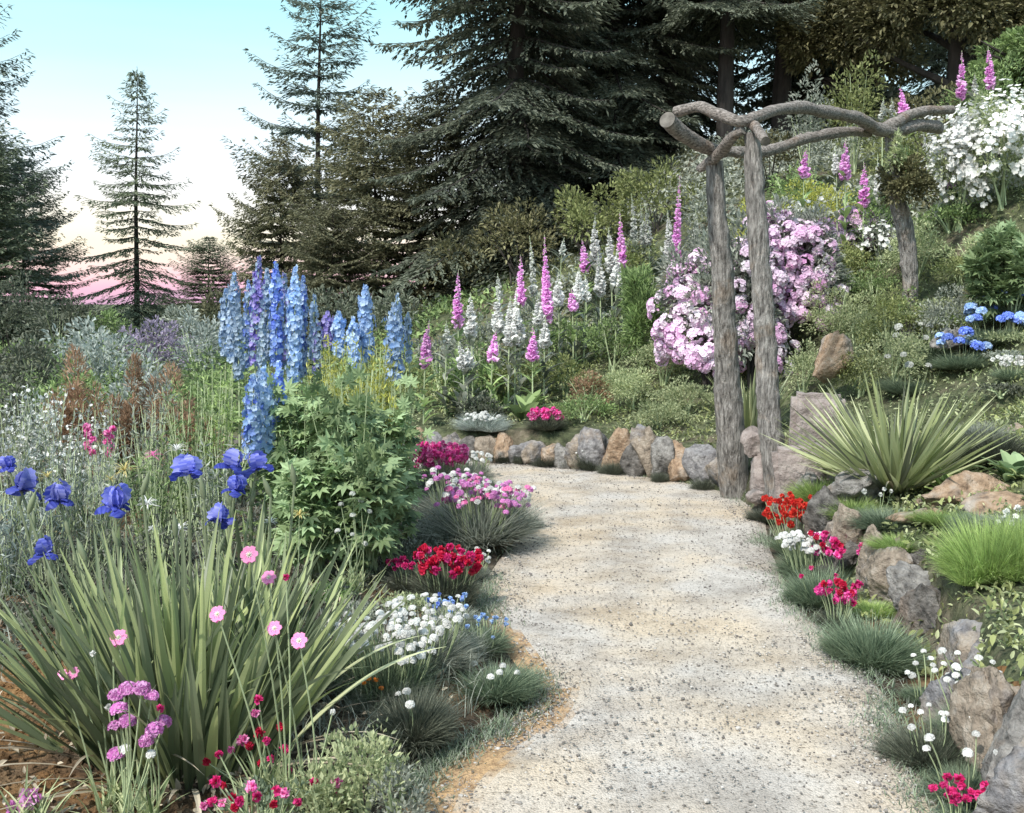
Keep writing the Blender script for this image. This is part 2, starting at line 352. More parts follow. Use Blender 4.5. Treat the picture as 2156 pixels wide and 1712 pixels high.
# gravel: pale with dark specks, faint warm and cool drifts, rusty sand by the left edge
def gravel():
    m, n = mat('gravel'); L = n.links.new
    tc_ = n.nodes.new('ShaderNodeTexCoord'); O = tc_.outputs['Object']
    def ns(s, d, r=.6):
        q = n.nodes.new('ShaderNodeTexNoise'); q.inputs['Scale'].default_value = s; q.inputs['Detail'].default_value = d; q.inputs['Roughness'].default_value = r; L(O, q.inputs['Vector']); return q
    def ramp(src, a, b, lo, hi):
        r = n.nodes.new('ShaderNodeValToRGB'); e = r.color_ramp.elements; e[0].position = lo; e[1].position = hi; e[0].color = (*a, 1); e[1].color = (*b, 1); L(src, r.inputs[0]); return r
    def mix(f, a, b, mode='MIX'):
        x = n.nodes.new('ShaderNodeMixRGB'); x.blend_type = mode
        if isinstance(f, float): x.inputs[0].default_value = f
        else: L(f, x.inputs[0])
        L(a, x.inputs[1]); L(b, x.inputs[2]); return x.outputs[0]
    big = ns(1.1, 3); warm = ramp(big.outputs[0], (.50, .475, .445), (.54, .46, .36), .40, .62)
    v = n.nodes.new('ShaderNodeTexVoronoi'); v.inputs['Scale'].default_value = 150; L(O, v.inputs['Vector'])
    hv = n.nodes.new('ShaderNodeSeparateColor'); L(v.outputs['Color'], hv.inputs[0])
    peb = ramp(hv.outputs[0], (.72, .71, .69), (1.1, 1.08, 1.05), .0, .4)
    c = mix(1., warm.outputs[0], peb.outputs[0], 'MULTIPLY')
    sp_ = ns(38, 8, .78); dk = ramp(sp_.outputs[0], (.28, .26, .24), (1, 1, 1), .36, .45); c = mix(1., c, dk.outputs[0], 'MULTIPLY')
    tr_ = ramp(ns(2.3, 6, .65).outputs[0], (.70, .68, .66), (1.02, 1.02, 1.02), .36, .56); c = mix(1., c, tr_.outputs[0], 'MULTIPLY')
    at = n.nodes.new('ShaderNodeAttribute'); at.attribute_name = 'rnd'
    ad_ = n.nodes.new('ShaderNodeMath'); ad_.operation = 'MULTIPLY_ADD'; ad_.inputs[1].default_value = .9; L(ns(3.5, 5).outputs[0], ad_.inputs[0]); L(at.outputs['Fac'], ad_.inputs[2])
    of = ramp(ad_.outputs[0], (0, 0, 0), (.85, .85, .85), .85, 1.45)
    rgb = ramp(sp_.outputs[0], (.16, .09, .045), (.56, .36, .18), .35, .6)
    c = mix(of.outputs[0], c, rgb.outputs[0])
    bu = n.nodes.new('ShaderNodeBump'); bu.inputs['Strength'].default_value = .6; bu.inputs['Distance'].default_value = .008
    h = n.nodes.new('ShaderNodeMath'); h.operation = 'SUBTRACT'; L(sp_.outputs[0], h.inputs[0]); L(v.outputs['Distance'], h.inputs[1]); L(h.outputs[0], bu.inputs['Height'])
    p = n.nodes.new('ShaderNodeBsdfPrincipled'); p.inputs['Roughness'].default_value = .95; p.inputs['Specular IOR Level'].default_value = .15
    o = n.nodes.new('ShaderNodeOutputMaterial'); L(c, p.inputs['Base Color']); L(bu.outputs[0], p.inputs['Normal']); L(p.outputs[0], o.inputs[0])
    return m
M_GRAVEL = gravel()
M_PEB = noisem('pebbles', [(.14, .13, .12), (.38, .36, .33), (.58, .55, .5)], 3, 3, .2, 40, obj=False)

# ------------------------------------------------------------------ ground and path
LP = np.array([(-.45, -4), (-.42, 0), (-.38, 2), (-.32, 3.2), (-.2, 3.6), (.0, 3.95), (.08, 4.35), (-.06, 5.03), (-.14, 5.7), (-.03, 6.6), (.10, 7.4), (-.05, 8.4),
               (-.3, 9.2), (-.7, 9.55), (-1.3, 9.7), (-2.2, 9.7), (-4, 9.4), (-8, 8.3), (-14, 6.5)])
RP = np.array([(1.2, -4), (1.2, 0), (1.2, 2), (1.25, 3.2), (1.33, 3.77), (1.42, 4.3), (1.42, 4.88), (1.40, 5.4), (1.48, 6.2), (1.6, 7.0), (1.75, 7.8), (1.72, 8.6),
               (1.31, 9.37), (.53, 10.05), (-.36, 10.5), (-1.2, 10.75), (-3.2, 10.8), (-8.2, 10), (-14.4, 8.2)])
def sdist(P, poly):
    """signed distance to a polyline, positive to its right"""
    best = np.full(len(P), 1e9); sg = np.ones(len(P))
    for a, b in zip(poly[:-1], poly[1:]):
        ab = b - a; t = np.clip(((P - a) @ ab) / (ab @ ab), 0, 1); q = a + t[:, None] * ab
        d = np.linalg.norm(P - q, axis=1); cr_ = ab[1] * (P[:, 0] - a[0]) - ab[0] * (P[:, 1] - a[1])
        k = d < best; best[k] = d[k]; sg[k] = np.sign(cr_[k])
    return best * sg
def sst(x): x = np.clip(x, 0, 1); return x * x * (3 - 2 * x)
def th(x, y):
    x = np.atleast_1d(np.asarray(x, float)); y = np.atleast_1d(np.asarray(y, float)); P = np.stack([x, y], 1)
    dR = sdist(P, RP); dL = -sdist(P, LP)
    f = np.clip((x + 4) / 7, .12, 1); d = np.maximum(dR - .2 * (y < 8), 0)
    prof = .12 * np.minimum(d, 4) + .11 * np.minimum(d, 4) ** 2 + .35 * np.clip(d - 4, 0, 5) + .08 * np.clip(d - 9, 0, 20)
    d0 = np.where(y < 8.0, .10 + .30 * np.exp(-((y - 5.2) / 1.3) ** 2), 0) * sst((8.2 - y) / .6); hill = .28 * sst((dR - d0) / .18) + f * prof
    P3 = np.stack([x, y, x * 0], 1)
    bed = .07 * sst(dL / .3) + .03 * np.clip(dL, 0, 3)
    z = np.where(dR > 0, hill, np.where(dL > 0, bed, 0))
    z += pnoise(P3, 2.2, 5) * .035 * sst(np.maximum(dR, dL) / .5)
    z += pnoise(P3, 9, 8, 3) * .012 * sst(np.maximum(dR, dL) / .2)
    return z - .012
def T1(x, y): return float(th(x, y)[0])
def A(px, Y, dz=0):            # a point of the ground at depth Y in the direction of picture column px
    x = (px - CX) / F * Y; return Vector((x, Y, T1(x, Y) + dz))
def PT(px, py, Y): return Vector(((px - CX) / F * Y, Y, CAMH + (HY - py) / F * Y))
_Y = np.concatenate([np.arange(2.2, 30, .02)])
def G(px, py, dz=0):           # where the sight line meets the ground
    x = (px - CX) / F * _Y; z = CAMH + (HY - py) / F * _Y; k = np.nonzero(z <= th(x, _Y))[0]
    i = k[0] if len(k) else len(_Y) - 1
    return Vector((x[i], _Y[i], T1(x[i], _Y[i]) + dz))
def hgt(p, py): return CAMH + (HY - py) / F * p.y - p.z
def axis(f0, f1, st, lo, hi):
    a = list(np.arange(f0, f1, st)); s_ = st; v = f1
    while v < hi: a.append(v); s_ *= 1.25; v += s_
    a.append(hi); s_ = st; v = f0 - st; b = []
    while v > lo: b.append(v); s_ *= 1.25; v -= s_
    b.append(lo); return np.array(b[::-1] + a)
gx = axis(-3.2, 5.5, .045, -500, 500); gy = axis(2.6, 14, .045, -60, 1200)
XX, YY = np.meshgrid(gx, gy); zz = th(XX.ravel(), YY.ravel())
nx, ny = len(gx), len(gy)
mb = MB(); i, j = np.meshgrid(np.arange(nx - 1), np.arange(ny - 1)); k = (j * nx + i).ravel()
mb.add(np.stack([XX.ravel(), YY.ravel(), zz], 1), np.stack([k, k + 1, k + nx + 1, k + nx], 1))
mb.M = [(sdist(np.stack([XX.ravel()[k], YY.ravel()[k]], 1), RP) > np.where(YY.ravel()[k] > 8, -.05, .3)).astype(int)]
tag(mb.build('ground', [M_SOIL, M_MOSS], smooth=True), 'dark brown garden soil of the beds and bank', 'ground', kind='structure')
Ls = spline(LP[:-1], 420); Rs = spline(RP[:-1], 420); nc = 46
u = np.linspace(-.06, 1.06, nc)
PP = Ls[:, None] + (Rs - Ls)[:, None] * u[None, :, None]
pz = .004 + pnoise(np.concatenate([PP, PP[..., :1] * 0], 2), 3, 3) * .006 + pnoise(np.concatenate([PP, PP[..., :1] * 0], 2), 25, 4, 3) * .003
pz -= .05 * np.maximum(0, np.abs(u - .5) - .5)[None] / .06
m_, V = len(Ls), np.concatenate([PP, pz[..., None]], 2)
i, j = np.meshgrid(np.arange(nc - 1), np.arange(m_ - 1)); k = (j * nc + i).ravel()
uf = u[i].ravel(); yf = PP[j.ravel(), 0, 1]
rust = np.clip(1 - uf / np.where(yf < 4.2, .24, .10), -.6, 1) * .85 * np.clip((6.2 - yf) / 1.5, 0, 1)
mb = MB(); mb.add(V.reshape(-1, 3), np.stack([k, k + 1, k + nc + 1, k + nc], 1), 0, rust)
tag(mb.build('path', M_GRAVEL, smooth=True), 'pale gravel path curving left', 'path', kind='structure')
# loose pebbles
n = 26000; tt = rng.integers(60, m_ - 1, n); uu = R(.0, 1, n); uu = np.where(rng.random(n) < .35, np.where(rng.random(n) < .5, uu * .12, 1 - uu * .12), uu)
P2 = Ls[tt] + (Rs[tt] - Ls[tt]) * uu[:, None] + rng.normal(size=(n, 2)) * .01
P = np.concatenate([P2, np.full((n, 1), .008)], 1); s_ = rng.gamma(1.5, .0010, n) + .0013
mb = MB(); a, b, c = frame(np.stack([rng.normal(size=n), rng.normal(size=n), np.zeros(n)], 1), np.array([0, 0, 1.]))
mb.inst(T_ICO1, P, a, b, c, np.stack([s_ * 1.3, s_, s_ * .7], 1))
m, nn = mat('pebble_stone'); at = nn.nodes.new('ShaderNodeAttribute'); at.attribute_name = 'rnd'; rp_ = nn.nodes.new('ShaderNodeValToRGB')
rp_.color_ramp.elements[0].color = (.10, .09, .085, 1); rp_.color_ramp.elements[1].color = (.55, .52, .48, 1); q = rp_.color_ramp.elements.new(.5); q.color = (.22, .20, .18, 1)
pp = nn.nodes.new('ShaderNodeBsdfPrincipled'); pp.inputs['Roughness'].default_value = .9; oo = nn.nodes.new('ShaderNodeOutputMaterial')
nn.links.new(at.outputs['Fac'], rp_.inputs[0]); nn.links.new(rp_.outputs[0], pp.inputs[0]); nn.links.new(pp.outputs[0], oo.inputs[0])
tag(mb.build('pebbles', m), 'loose small stones lying over the gravel path', 'pebbles', kind='stuff')

# ------------------------------------------------------------------ plants
def bush_mb(mb, rx, ry, rz, n, ls, tpl, clumps=26, cl=.36, up=.5, asp=.5, mat_=0, fill=.55, jag=.25, lj=.35):
    """leaves in clumps through an ellipsoid standing on z=0"""
    ca = sph(clumps); ca[:, 2] = np.abs(ca[:, 2]) * 1.15 - .25; ca = nrm(ca)
    cr_ = R(fill, 1., clumps)[:, None] * (1 + R(-jag, jag, clumps)[:, None])
    cc = ca * cr_; cs = cl * R(.6, 1.25, clumps)
    w = cs ** 2; k = rng.choice(clumps, n, p=w / w.sum())
    d = sph(n); d[:, 2] += .25; d = nrm(d)
    rad = cs[k] * R(.25, 1, n) ** .45
    p = cc[k] + d * rad[:, None]
    p[:, 2] = np.maximum(p[:, 2], -.78); rr = np.array([rx, ry, rz])
    P = p * rr * .86; P[:, 2] += rz * .72
    dr = nrm(d * .8 + nrm(p) * .5 + np.array([0, 0, up]) * .5 + rng.normal(size=(n, 3)) * .45)
    a, b, c = frame(dr, np.array([0, 0, 1.]) + rng.normal(size=(n, 3)) * lj)
    L = ls * R(.6, 1.3, n)
    cv = rng.random(clumps)
    mb.inst(tpl, P, a, c * -1 if False else b, c, np.stack([L, L * asp, L], 1), mat_, np.clip(.25 * cv[k] + .75 * rng.random(n), 0, 1))
def stems_mb(rx, rz, n, r0=.012):
    mb = MB()
    for _ in range(n):
        a = R(0, 6.28); q = R(.1, .7)
        p = spline([(R(-.1, .1) * rx, R(-.1, .1) * rx, -.03), (math.cos(a) * rx * q * .4, math.sin(a) * rx * q * .4, rz * .5), (math.cos(a) * rx * q, math.sin(a) * rx * q, rz * R(.9, 1.5))], 6)
        tube(mb, p, np.linspace(r0, r0 * .3, 6), 5, rnd=R(0, 1))
    return mb
def bush(name, label, px, py, Y, rw, rh, matk, ls=.05, tpl=T_LEAF, n=None, cat='shrub', group=None, asp=.5, up=.5, clumps=26, cl=.36, depth=1., flowers=None, jag=.25, sink=.0, base=None, lj=.35):
    """px, py: top centre; rw: half width in picture units; rh: height in picture units (None: down to the ground)"""
    p = A(px, Y) if base is None else base
    H = hgt(p, py) + sink; rx = rw / F * Y; rz = max(H / 1.75, .04)
    if n is None: n = int(min(16000, max(400, 5.5 * (rx * rz + rx * rx * .5) / (ls * ls * asp) )))
    o = thing(name, label, cat, (p.x, p.y, p.z - sink), group)
    mb = MB(); bush_mb(mb, rx, rx * depth, rz, n, ls, tpl, clumps, cl, up, asp, jag=jag, lj=lj); mb.build('foliage', G_[matk], o)
    stems_mb(rx, rz, 7, .008 + .006 * rx).build('stems', M_BARK if rx > .5 else G_['stem'], o)
    if flowers:
        fk, fn, fs, ft = flowers[:4]; zmin = flowers[4] if len(flowers) > 4 else -.2
        d = sph(fn * 3); d = d[d[:, 2] > zmin][:fn]; nv_ = pnoise(d, 5, int(px), 3); kk_ = nv_ > -.12; d = d[kk_]; q = d * R(.55, 1.12, len(d))[:, None] * (1 + .28 * nv_[kk_][:, None])
        P = q * np.array([rx, rx * depth, rz]); P[:, 2] += rz * .72
        mb = MB(); a, b, c = frame(d + rng.normal(size=d.shape) * .3 + np.array([0, -.2, .2])); mb.inst(ft, P, a, b, c, fs * R(.6, 1.25, len(d)))
        fo = mb.build('flowers', G_[fk], o); fo['kind'] = 'stuff'
    return o

def conifer(name, H, R0, clear=.06, dens=1., droop=.25, matk='spruce', card=.15, cw=.38, gap=.035, pw=.85, ntw=1., irr=.3, trunk_r=None, seed=0, lift=.3):
    o = thing(name, 'x', 'tree', (0, 0, 0))
    tr = trunk_r or H * .011
    zs = np.linspace(-.3, H, 14); tp = np.stack([.02 * H * .2 * np.sin(zs * 1.1 + seed), .02 * H * .2 * np.sin(zs * .7 + seed * 2), zs], 1)
    mb = MB(); tube(mb, spline(tp, 40), np.linspace(tr * 1.15, tr * .06, 40), 10, rough=.06, seed=seed); mb.build('trunk', M_BARK, o, True)
    lm = MB(); P = []; D = []; Sz = []; RN = []
    tube(lm, spline(tp, 20), np.linspace(tr * .5, .003, 20), 5)
    z = clear * H
    while z < H * .985:
        f = z / H; nb = rng.integers(4, 7); a0 = R(0, 6.28)
        prof = (1 - (f - clear) / (1 - clear)) ** pw if f > clear else 1
        for k in range(nb):
            L = R0 * prof * min(1, (1 - f) * 7 + .12) * R(1 - irr * 1.6, 1 + irr * .5) + .06
            if L < .05: continue
            az = a0 + k * 6.283 / nb + R(-.35, .35); m = max(5, int(L / .11))
            t = np.linspace(0, 1, m + 1); sl0 = lift * f * 1.5 - droop * (1 - f); r = L * t
            zz_ = z + L * (sl0 * t - droop * .9 * t ** 1.5 + (.22 + .1 * f) * t ** 3) + R(-.1, .1) * gap * H
            sw = R(-.18, .18) * L; ca, sa = math.cos(az), math.sin(az)
            C = np.stack([ca * r - sa * sw * t * t, sa * r + ca * sw * t * t, zz_], 1)
            tube(lm, C[::max(1, m // 5)], np.linspace(tr * .22 * (prof * .8 + .2), .004, len(C[::max(1, m // 5)])), 4, cap=False)
            cv = R(0, 1)
            for q in range(1, m + 1):
                for sd_ in (-1, 1):
                    tl = L * .42 * (1.05 - t[q] ** 1.3) * R(.6, 1.2) + .06
                    an = az + sd_ * R(.7, 1.1); kk = max(2, int(tl / (card * .42) * dens * ntw))
                    s_ = (np.arange(kk) + R(.2, 1, kk)) / kk * tl
                    pos = C[q] + np.stack([np.cos(an) * s_, np.sin(an) * s_, -droop * .55 * s_ - .5 * s_ * s_ * droop + rng.normal(size=kk) * .012], 1)
                    dd = np.stack([np.cos(an + R(-.7, .7, kk)), np.sin(an + R(-.7, .7, kk)), R(-.55, .25, kk) - droop * .6], 1)
                    P.append(pos); D.append(dd); Sz.append(card * R(.55, 1.2, kk)); RN.append(np.clip(cv * .35 + .65 * rng.random(kk), 0, 1))
            kk = max(2, int(3 * dens)); P.append(C[-1] + rng.normal(size=(kk, 3)) * .02); D.append(np.tile([ca, sa, .1], (kk, 1)) + rng.normal(size=(kk, 3)) * .3); Sz.append(card * R(.6, 1.1, kk)); RN.append(rng.random(kk))
        z += gap * H * R(.75, 1.25) * (.55 + .6 * prof)
    # leader
    kk = 24; P.append(np.stack([np.zeros(kk), np.zeros(kk), R(.93, 1.0, kk) * H], 1)); D.append(sph(kk) + np.array([0, 0, 1])); Sz.append(card * R(.4, .8, kk)); RN.append(rng.random(kk))
    lm.build('branches', M_BARK, o)
    P = np.concatenate(P); D = np.concatenate(D); Sz = np.concatenate(Sz); a, b, c = frame(D, np.array([0, 0, 1.]) + rng.normal(size=D.shape) * .35)
    mb = MB(); mb.inst(T_DIA, P, a, b, c, np.stack([Sz, Sz * cw, Sz], 1), 0, np.concatenate(RN)); mb.build('crown', G_[matk], o)
    return o
def put_tree(proto, H0, px, pytop, Y, label, group=None, first=False, wide=1., rz=None, zb=None):
    p = A(px, Y); s_ = (hgt(p, pytop)) / H0; rz = R(0, 6.28) if rz is None else rz
    sc = (s_ * wide, s_ * wide, s_)
    return place(proto, p, rz, sc, label, group) if first else dup(proto, p, rz, sc, label, group)
GT = 'dark conifers behind the garden'
# lone spruce against the sky, its look-alikes at the left edge
c1 = conifer('spruce_tree', 6.4, 1.8, .09, 1.6, .34, 'spruce', .125, .28, .038, .72, irr=.52, seed=1)
put_tree(c1, 6.4, 287, 140, 25, 'slender spruce standing alone against the pink and cream sky', GT, True)
c2 = conifer('spruce_tree', 9, 2.9, .03, 1.6, .22, 'spruce_blue', .15, .34, .034, .60, irr=.35, seed=2)
put_tree(c2, 9, -85, -60, 21, 'tall blue green spruce cut off by the left picture edge', GT, True, 1.)
c3 = conifer('spruce_tree', 6, 2.4, .02, 1.6, .18, 'spruce', .14, .38, .036, .45, irr=.30, seed=3)
put_tree(c3, 6, 50, 335, 23, 'broad dusky spruce between the left edge and the lone spruce', GT, True, 1.0)
dup(c3, A(440, 24), 2.2, (.5, .5, .36), 'low spruce at the foot of the sky gap left of the tall blue flowers', GT)
put_tree(c3, 6, -60, 230, 19, 'dusky spruce with wide boughs at the very left edge, nearest of the left spruces', GT, False, 1.0, 2.)
c4 = conifer('fir_tree', 9.5, 2.7, .06, 1.7, .12, 'spruce_blue', .155, .32, .046, .50, irr=.40, seed=4, lift=.2)
put_tree(c4, 9.5, 672, -90, 22, 'tall layered fir with open blue green top against the cyan sky', GT, True, .95)
c5 = conifer('fir_tree', 6.0, 2.7, .03, 1.8, .22, 'fir', .15, .38, .040, .38, irr=.30, seed=5)
put_tree(c5, 6, 790, 190, 19, 'wide olive fir with rounded boughs in front of the tall layered fir', GT, True, .98)
put_tree(c5, 6, 590, 290, 20.5, 'dark spreading fir whose boughs reach left over the sky gap', GT, False, .80, 1.)
put_tree(c5, 6, 920, 180, 18.2, 'olive fir filling the gap beside the hanging fir', GT, False, .95, 2.7)
put_tree(c5, 6, 700, 420, 17.5, 'low olive fir right behind the delphiniums', GT, False, 1., 4.2)
c6 = conifer('fir_tree', 15, 4.0, .02, 1.7, .42, 'firdark', .175, .34, .024, .42, irr=.30, seed=6, trunk_r=.24)
put_tree(c6, 15, 1092, -800, 17.5, 'huge dark fir with hanging boughs and bare grey trunk above the white foxgloves', GT, True, .95)
put_tree(c6, 15, 1290, -800, 19.5, 'black green fir just right of the huge hanging fir', GT, False, .95, 2.)
put_tree(c6, 15, 1170, -500, 22, 'dark fir half hidden behind the huge hanging fir', GT, False, .8, 4.)
put_tree(c6, 15, 1420, -900, 25, 'black fir far behind the left arbor post', GT, False, .8, 5.2)
put_tree(c6, 15, 1760, -900, 26, 'black fir far behind the middle of the arbor beam', GT, False, 1., .7)
put_tree(c6, 15, 2060, -900, 27, 'black fir far behind the white climbing rose', GT, False, 1.05, 3.1)
c7 = conifer('fir_tree', 15, 3.8, .26, 1.6, .34, 'firdark', .18, .36, .028, .42, irr=.30, seed=7, trunk_r=.26)
put_tree(c7, 15, 1405, -900, 20, 'tall bare trunked fir above the cut log ends of the arbor', GT, True, .85)
put_tree(c7, 15, 1530, -850, 18.5, 'dark fir trunk rising between the two front arbor posts', GT, False, .85, 1.3)
put_tree(c7, 15, 1650, -850, 19.5, 'thick fir trunk behind the middle of the arbor beam', GT, False, .95, 2.6)
put_tree(c7, 15, 1790, -900, 22, 'shadowy fir right of the thick trunk, above the olive bush', GT, False, 1., 3.9)

# leafy trees and tall bushes at the back
def leaftree(name, label, px, pytop, Y, rw, matk, ls=.10, n=16000, tr=.12, low=.25, group=None, clumps=60):
    p = A(px, Y); H = hgt(p, pytop); rx = rw / F * Y; o = thing(name, label, 'tree', p, group)
    mb = MB(); tube(mb, spline([(0, 0, -.3), (.05, .03, H * .35), (-.04, .06, H * .85)], 20), np.linspace(tr, tr * .25, 20), 9, rough=.08)
    mb.build('trunk', M_BARK, o, True)
    lm = MB()
    for _ in range(9):
        a = R(0, 6.28); z0 = R(low, .6) * H
        tube(lm, spline([(0, 0, z0), (math.cos(a) * rx * .4, math.sin(a) * rx * .4, z0 + .12 * H), (math.cos(a) * rx * .8, math.sin(a) * rx * .8, z0 + R(.15, .3) * H)], 7), np.linspace(tr * .4, .01, 7), 5)
    lm.build('limbs', M_BARK, o)
    mb = MB(); rz = H * (1 - low) / 1.75; bush_mb(mb, rx, rx * .8, rz, n, ls, T_LEAF, clumps, .30, .2, .55, jag=.3)
    mb.V = [v + np.array([0, 0, H * low]) for v in mb.V]; mb.build('crown', G_[matk], o)
    return o
leaftree('ivy_clad_tree', 'dark brown green leafy tree in the top right corner', 2010, -200, 17, 250, 'brown', .10, 26000, .2, .1)
leaftree('ivy_clad_tree', 'dark leafy tree above the arbor beam, beside the corner tree', 1790, -120, 18.5, 150, 'brown', .10, 18000, .18, .15)
leaftree('leafy_tree', 'dusky leafy tree at the right picture edge below the corner', 2190, 60, 15, 160, 'green', .08, 12000, .12, .1)
for (px, pt, Y, rw, lb) in [(1300, 240, 21, 110, 'dense black green holly like tree low behind the fir trunks, left'), (1740, 120, 21, 150, 'dense black green tree low behind the arbor beam')]:
    leaftree('understorey_tree', lb, px, pt, Y, rw, 'firdark', .13, 13000, .12, .05, GT, 50)
GB = 'shrubs of the wooded bank'
for (px, py, Y, rw, mk, ls, lb) in [
    (1800, 120, 14.5, 75, 'olive', .06, 'upright khaki bush above the arbor beam'),
    (1700, 145, 14.0, 50, 'grey', .05, 'pale grey bush just above the middle of the arbor beam'),
    (1950, 170, 14, 100, 'brown', .06, 'dark bush behind the top pink foxgloves'),
    (1380, 350, 15, 110, 'olive', .07, 'olive bush below the gaps between the fir trunks'),
    (1230, 385, 15.5, 110, 'olive', .07, 'broad olive bush behind the tallest white foxgloves'),
    (1090, 420, 15.8, 110, 'brown', .07, 'dark brownish bush under the huge hanging fir'),
    (1500, 400, 14.0, 60, 'grey', .06, 'greyish bush behind the left arbor post'),
    (1300, 510, 13.6, 90, 'olive', .05, 'low olive bush among the foxglove spires'),
    (960, 480, 16.5, 90, 'brown', .07, 'dark bush left of the first pink foxgloves'),
    (840, 600, 15, 90, 'firdark', .07, 'almost black bush behind the right hand delphiniums'),
    (700, 600, 16, 100, 'firdark', .07, 'almost black bush behind the middle of the delphiniums'),
    (1580, 420, 11.9, 62, 'yellow', .035, 'yellow green bush between the two front arbor posts'),
    (1720, 370, 12.3, 92, 'yellow', .035, 'wide yellow green bush under the arbor beam'),
    (1665, 330, 12.8, 60, 'green', .05, 'mid green bush right behind the second arbor post'),
    (1850, 400, 11.8, 70, 'green', .04, 'green bush left of the ivy wrapped post'),
    (1770, 500, 11.5, 70, 'olive', .035, 'dark olive bush right of the rhododendron'),
    (1840, 560, 11, 80, 'green', .03, 'loose green shrub between the rhododendron and the rear post'),
    (1800, 640, 10.3, 90, 'sage', .028, 'soft grey green shrub above the orange rock'),
    (2000, 430, 11.3, 90, 'green', .04, 'green shrub below the white climbing rose'),
    (2110, 330, 11.5, 80, 'sage', .04, 'pale green shrub under the white rose at the right edge'),
    (2020, 540, 10.4, 80, 'olive', .03, 'twiggy olive shrub right of the rear post'),
    (1960, 620, 9.8, 75, 'sage', .028, 'low grey green shrub at the foot of the rear post'),
    (1450, 560, 11.9, 60, 'dark', .045, 'dark shrub left of the rhododendron'),
    (1900, 250, 13.0, 90, 'olive', .05, 'olive bush just above the right end of the beam'),
    (2100, 110, 13.5, 90, 'green', .05, 'dusky green bush behind the highest foxglove'),
    (1620, 260, 14.5, 80, 'brown', .05, 'brown green bush behind the top of the second arbor post'),
    (1480, 470, 12.8, 60, 'grey', .045, 'pale fuzzy shrub behind the left arbor post'),
    (1930, 470, 10.9, 80, 'sage', .032, 'fuzzy pale green shrub behind the ivy wrapped post'),
    (2070, 480, 10.2, 80, 'sage', .032, 'fuzzy shrub left of the palmate shrub'),
    (1870, 600, 10.0, 75, 'olive', .028, 'dark fuzzy shrub left of the foot of the rear post'),
    (2000, 600, 9.5, 75, 'grey', .028, 'grey fuzzy shrub right of the foot of the rear post'),
    (1760, 590, 10.7, 70, 'sage', .028, 'pale fuzzy shrub just right of the rhododendron foot'),
    (1880, 690, 9.2, 80, 'sage', .026, 'pale mound before the foot of the rear post'),
    (2120, 700, 9.0, 70, 'sage', .026, 'pale mound behind the globe flowers'),
    (2140, 560, 10.0, 60, 'mint', .06, 'low leafy shrub at the right edge below the palmate shrub'),
 ]:
    bush('shrub', lb, px, py, Y, rw, None, mk, ls, group=GB, lj=.5)
bush('palmate_shrub', 'large green shrub with hand shaped leaves at the right edge', 2130, 470, 9.2, 85, None, 'mint', .085, T_PALM, asp=1, n=1100, cat='shrub')

# bank below the foxgloves
for (px, py, Y, rw, mk, ls, lb) in [
    (925, 690, 12.4, 55, 'grey', .05, 'grey green shrub beside the leftmost pink foxglove'),
    (1010, 640, 12.9, 60, 'grey', .045, 'pale shrub behind the leftmost white foxgloves'),
    (1110, 620, 13, 60, 'grey', .045, 'pale grey shrub among the crowded white foxgloves'),
    (1190, 660, 12.7, 70, 'green', .045, 'green shrub right of the crowded white foxgloves'),
    (1260, 560, 13.2, 60, 'dark', .045, 'dark shrub beneath the upper white foxgloves'),
    (990, 740, 11.8, 75, 'green', .05, 'bushy green plant behind the white edging flowers'),
    (1090, 745, 11.8, 70, 'olive', .045, 'olive plant above the broad leaved clump'),
    (1190, 745, 11.6, 60, 'olive', .04, 'small olive plant left of the rust coloured patch'),
    (1290, 660, 12, 80, 'green', .035, 'green plant on the bank below the grey foxgloves'),
    (1400, 700, 11.3, 75, 'sage', .03, 'soft pale green plant left of the rhododendron foot'),
    (1330, 770, 10.9, 90, 'sage', .028, 'low pale green mound above the stone edging'),
    (1440, 800, 10.3, 75, 'sage', .026, 'low green mound left of the front posts'),
    (1230, 830, 10.6, 80, 'green', .026, 'low green mound behind the magenta edging flowers'),
    (1390, 850, 10.0, 80, 'sage', .024, 'creeping green mound on top of the stone edging'),
    (1010, 830, 11.0, 60, 'dark', .04, 'dark low plant behind the white edging flowers'),
    (1500, 700, 11.0, 50, 'green', .03, 'green plant under the left half of the rhododendron'),
    (1690, 730, 9.9, 60, 'sage', .026, 'grey green plant left of the orange rock'),
    (1810, 720, 9.4, 70, 'olive', .026, 'twiggy green plant right of the orange rock'),
    (2060, 660, 9.6, 80, 'fresh', .025, 'bright green mound above the blue bank flowers'),
    (2110, 860, 8.0, 60, 'dark', .028, 'dark low plant right of the large yucca'),
    (2130, 790, 8.6, 60, 'grey', .028, 'grey plant with white flowers below the blue bank flowers'),
    (870, 760, 11.6, 60, 'olive', .04, 'olive plant below the leftmost pink foxglove'),
 ]:
    bush('bank_plant', lb, px, py, Y, rw, None, mk, ls, group='low plants of the bank', cat='plant', lj=.5, depth=.8)
bush('rust_plant', 'patch of rust and ochre foliage on the bank', 1240, 785, 10.9, 62, None, 'rust', .03, cat='plant', depth=.5)
bush('fern', 'tall feathery green plant left of the rhododendron', 1350, 545, 11.9, 48, None, 'green', .09, T_DIA, asp=.18, cat='plant', up=.9, n=5000)
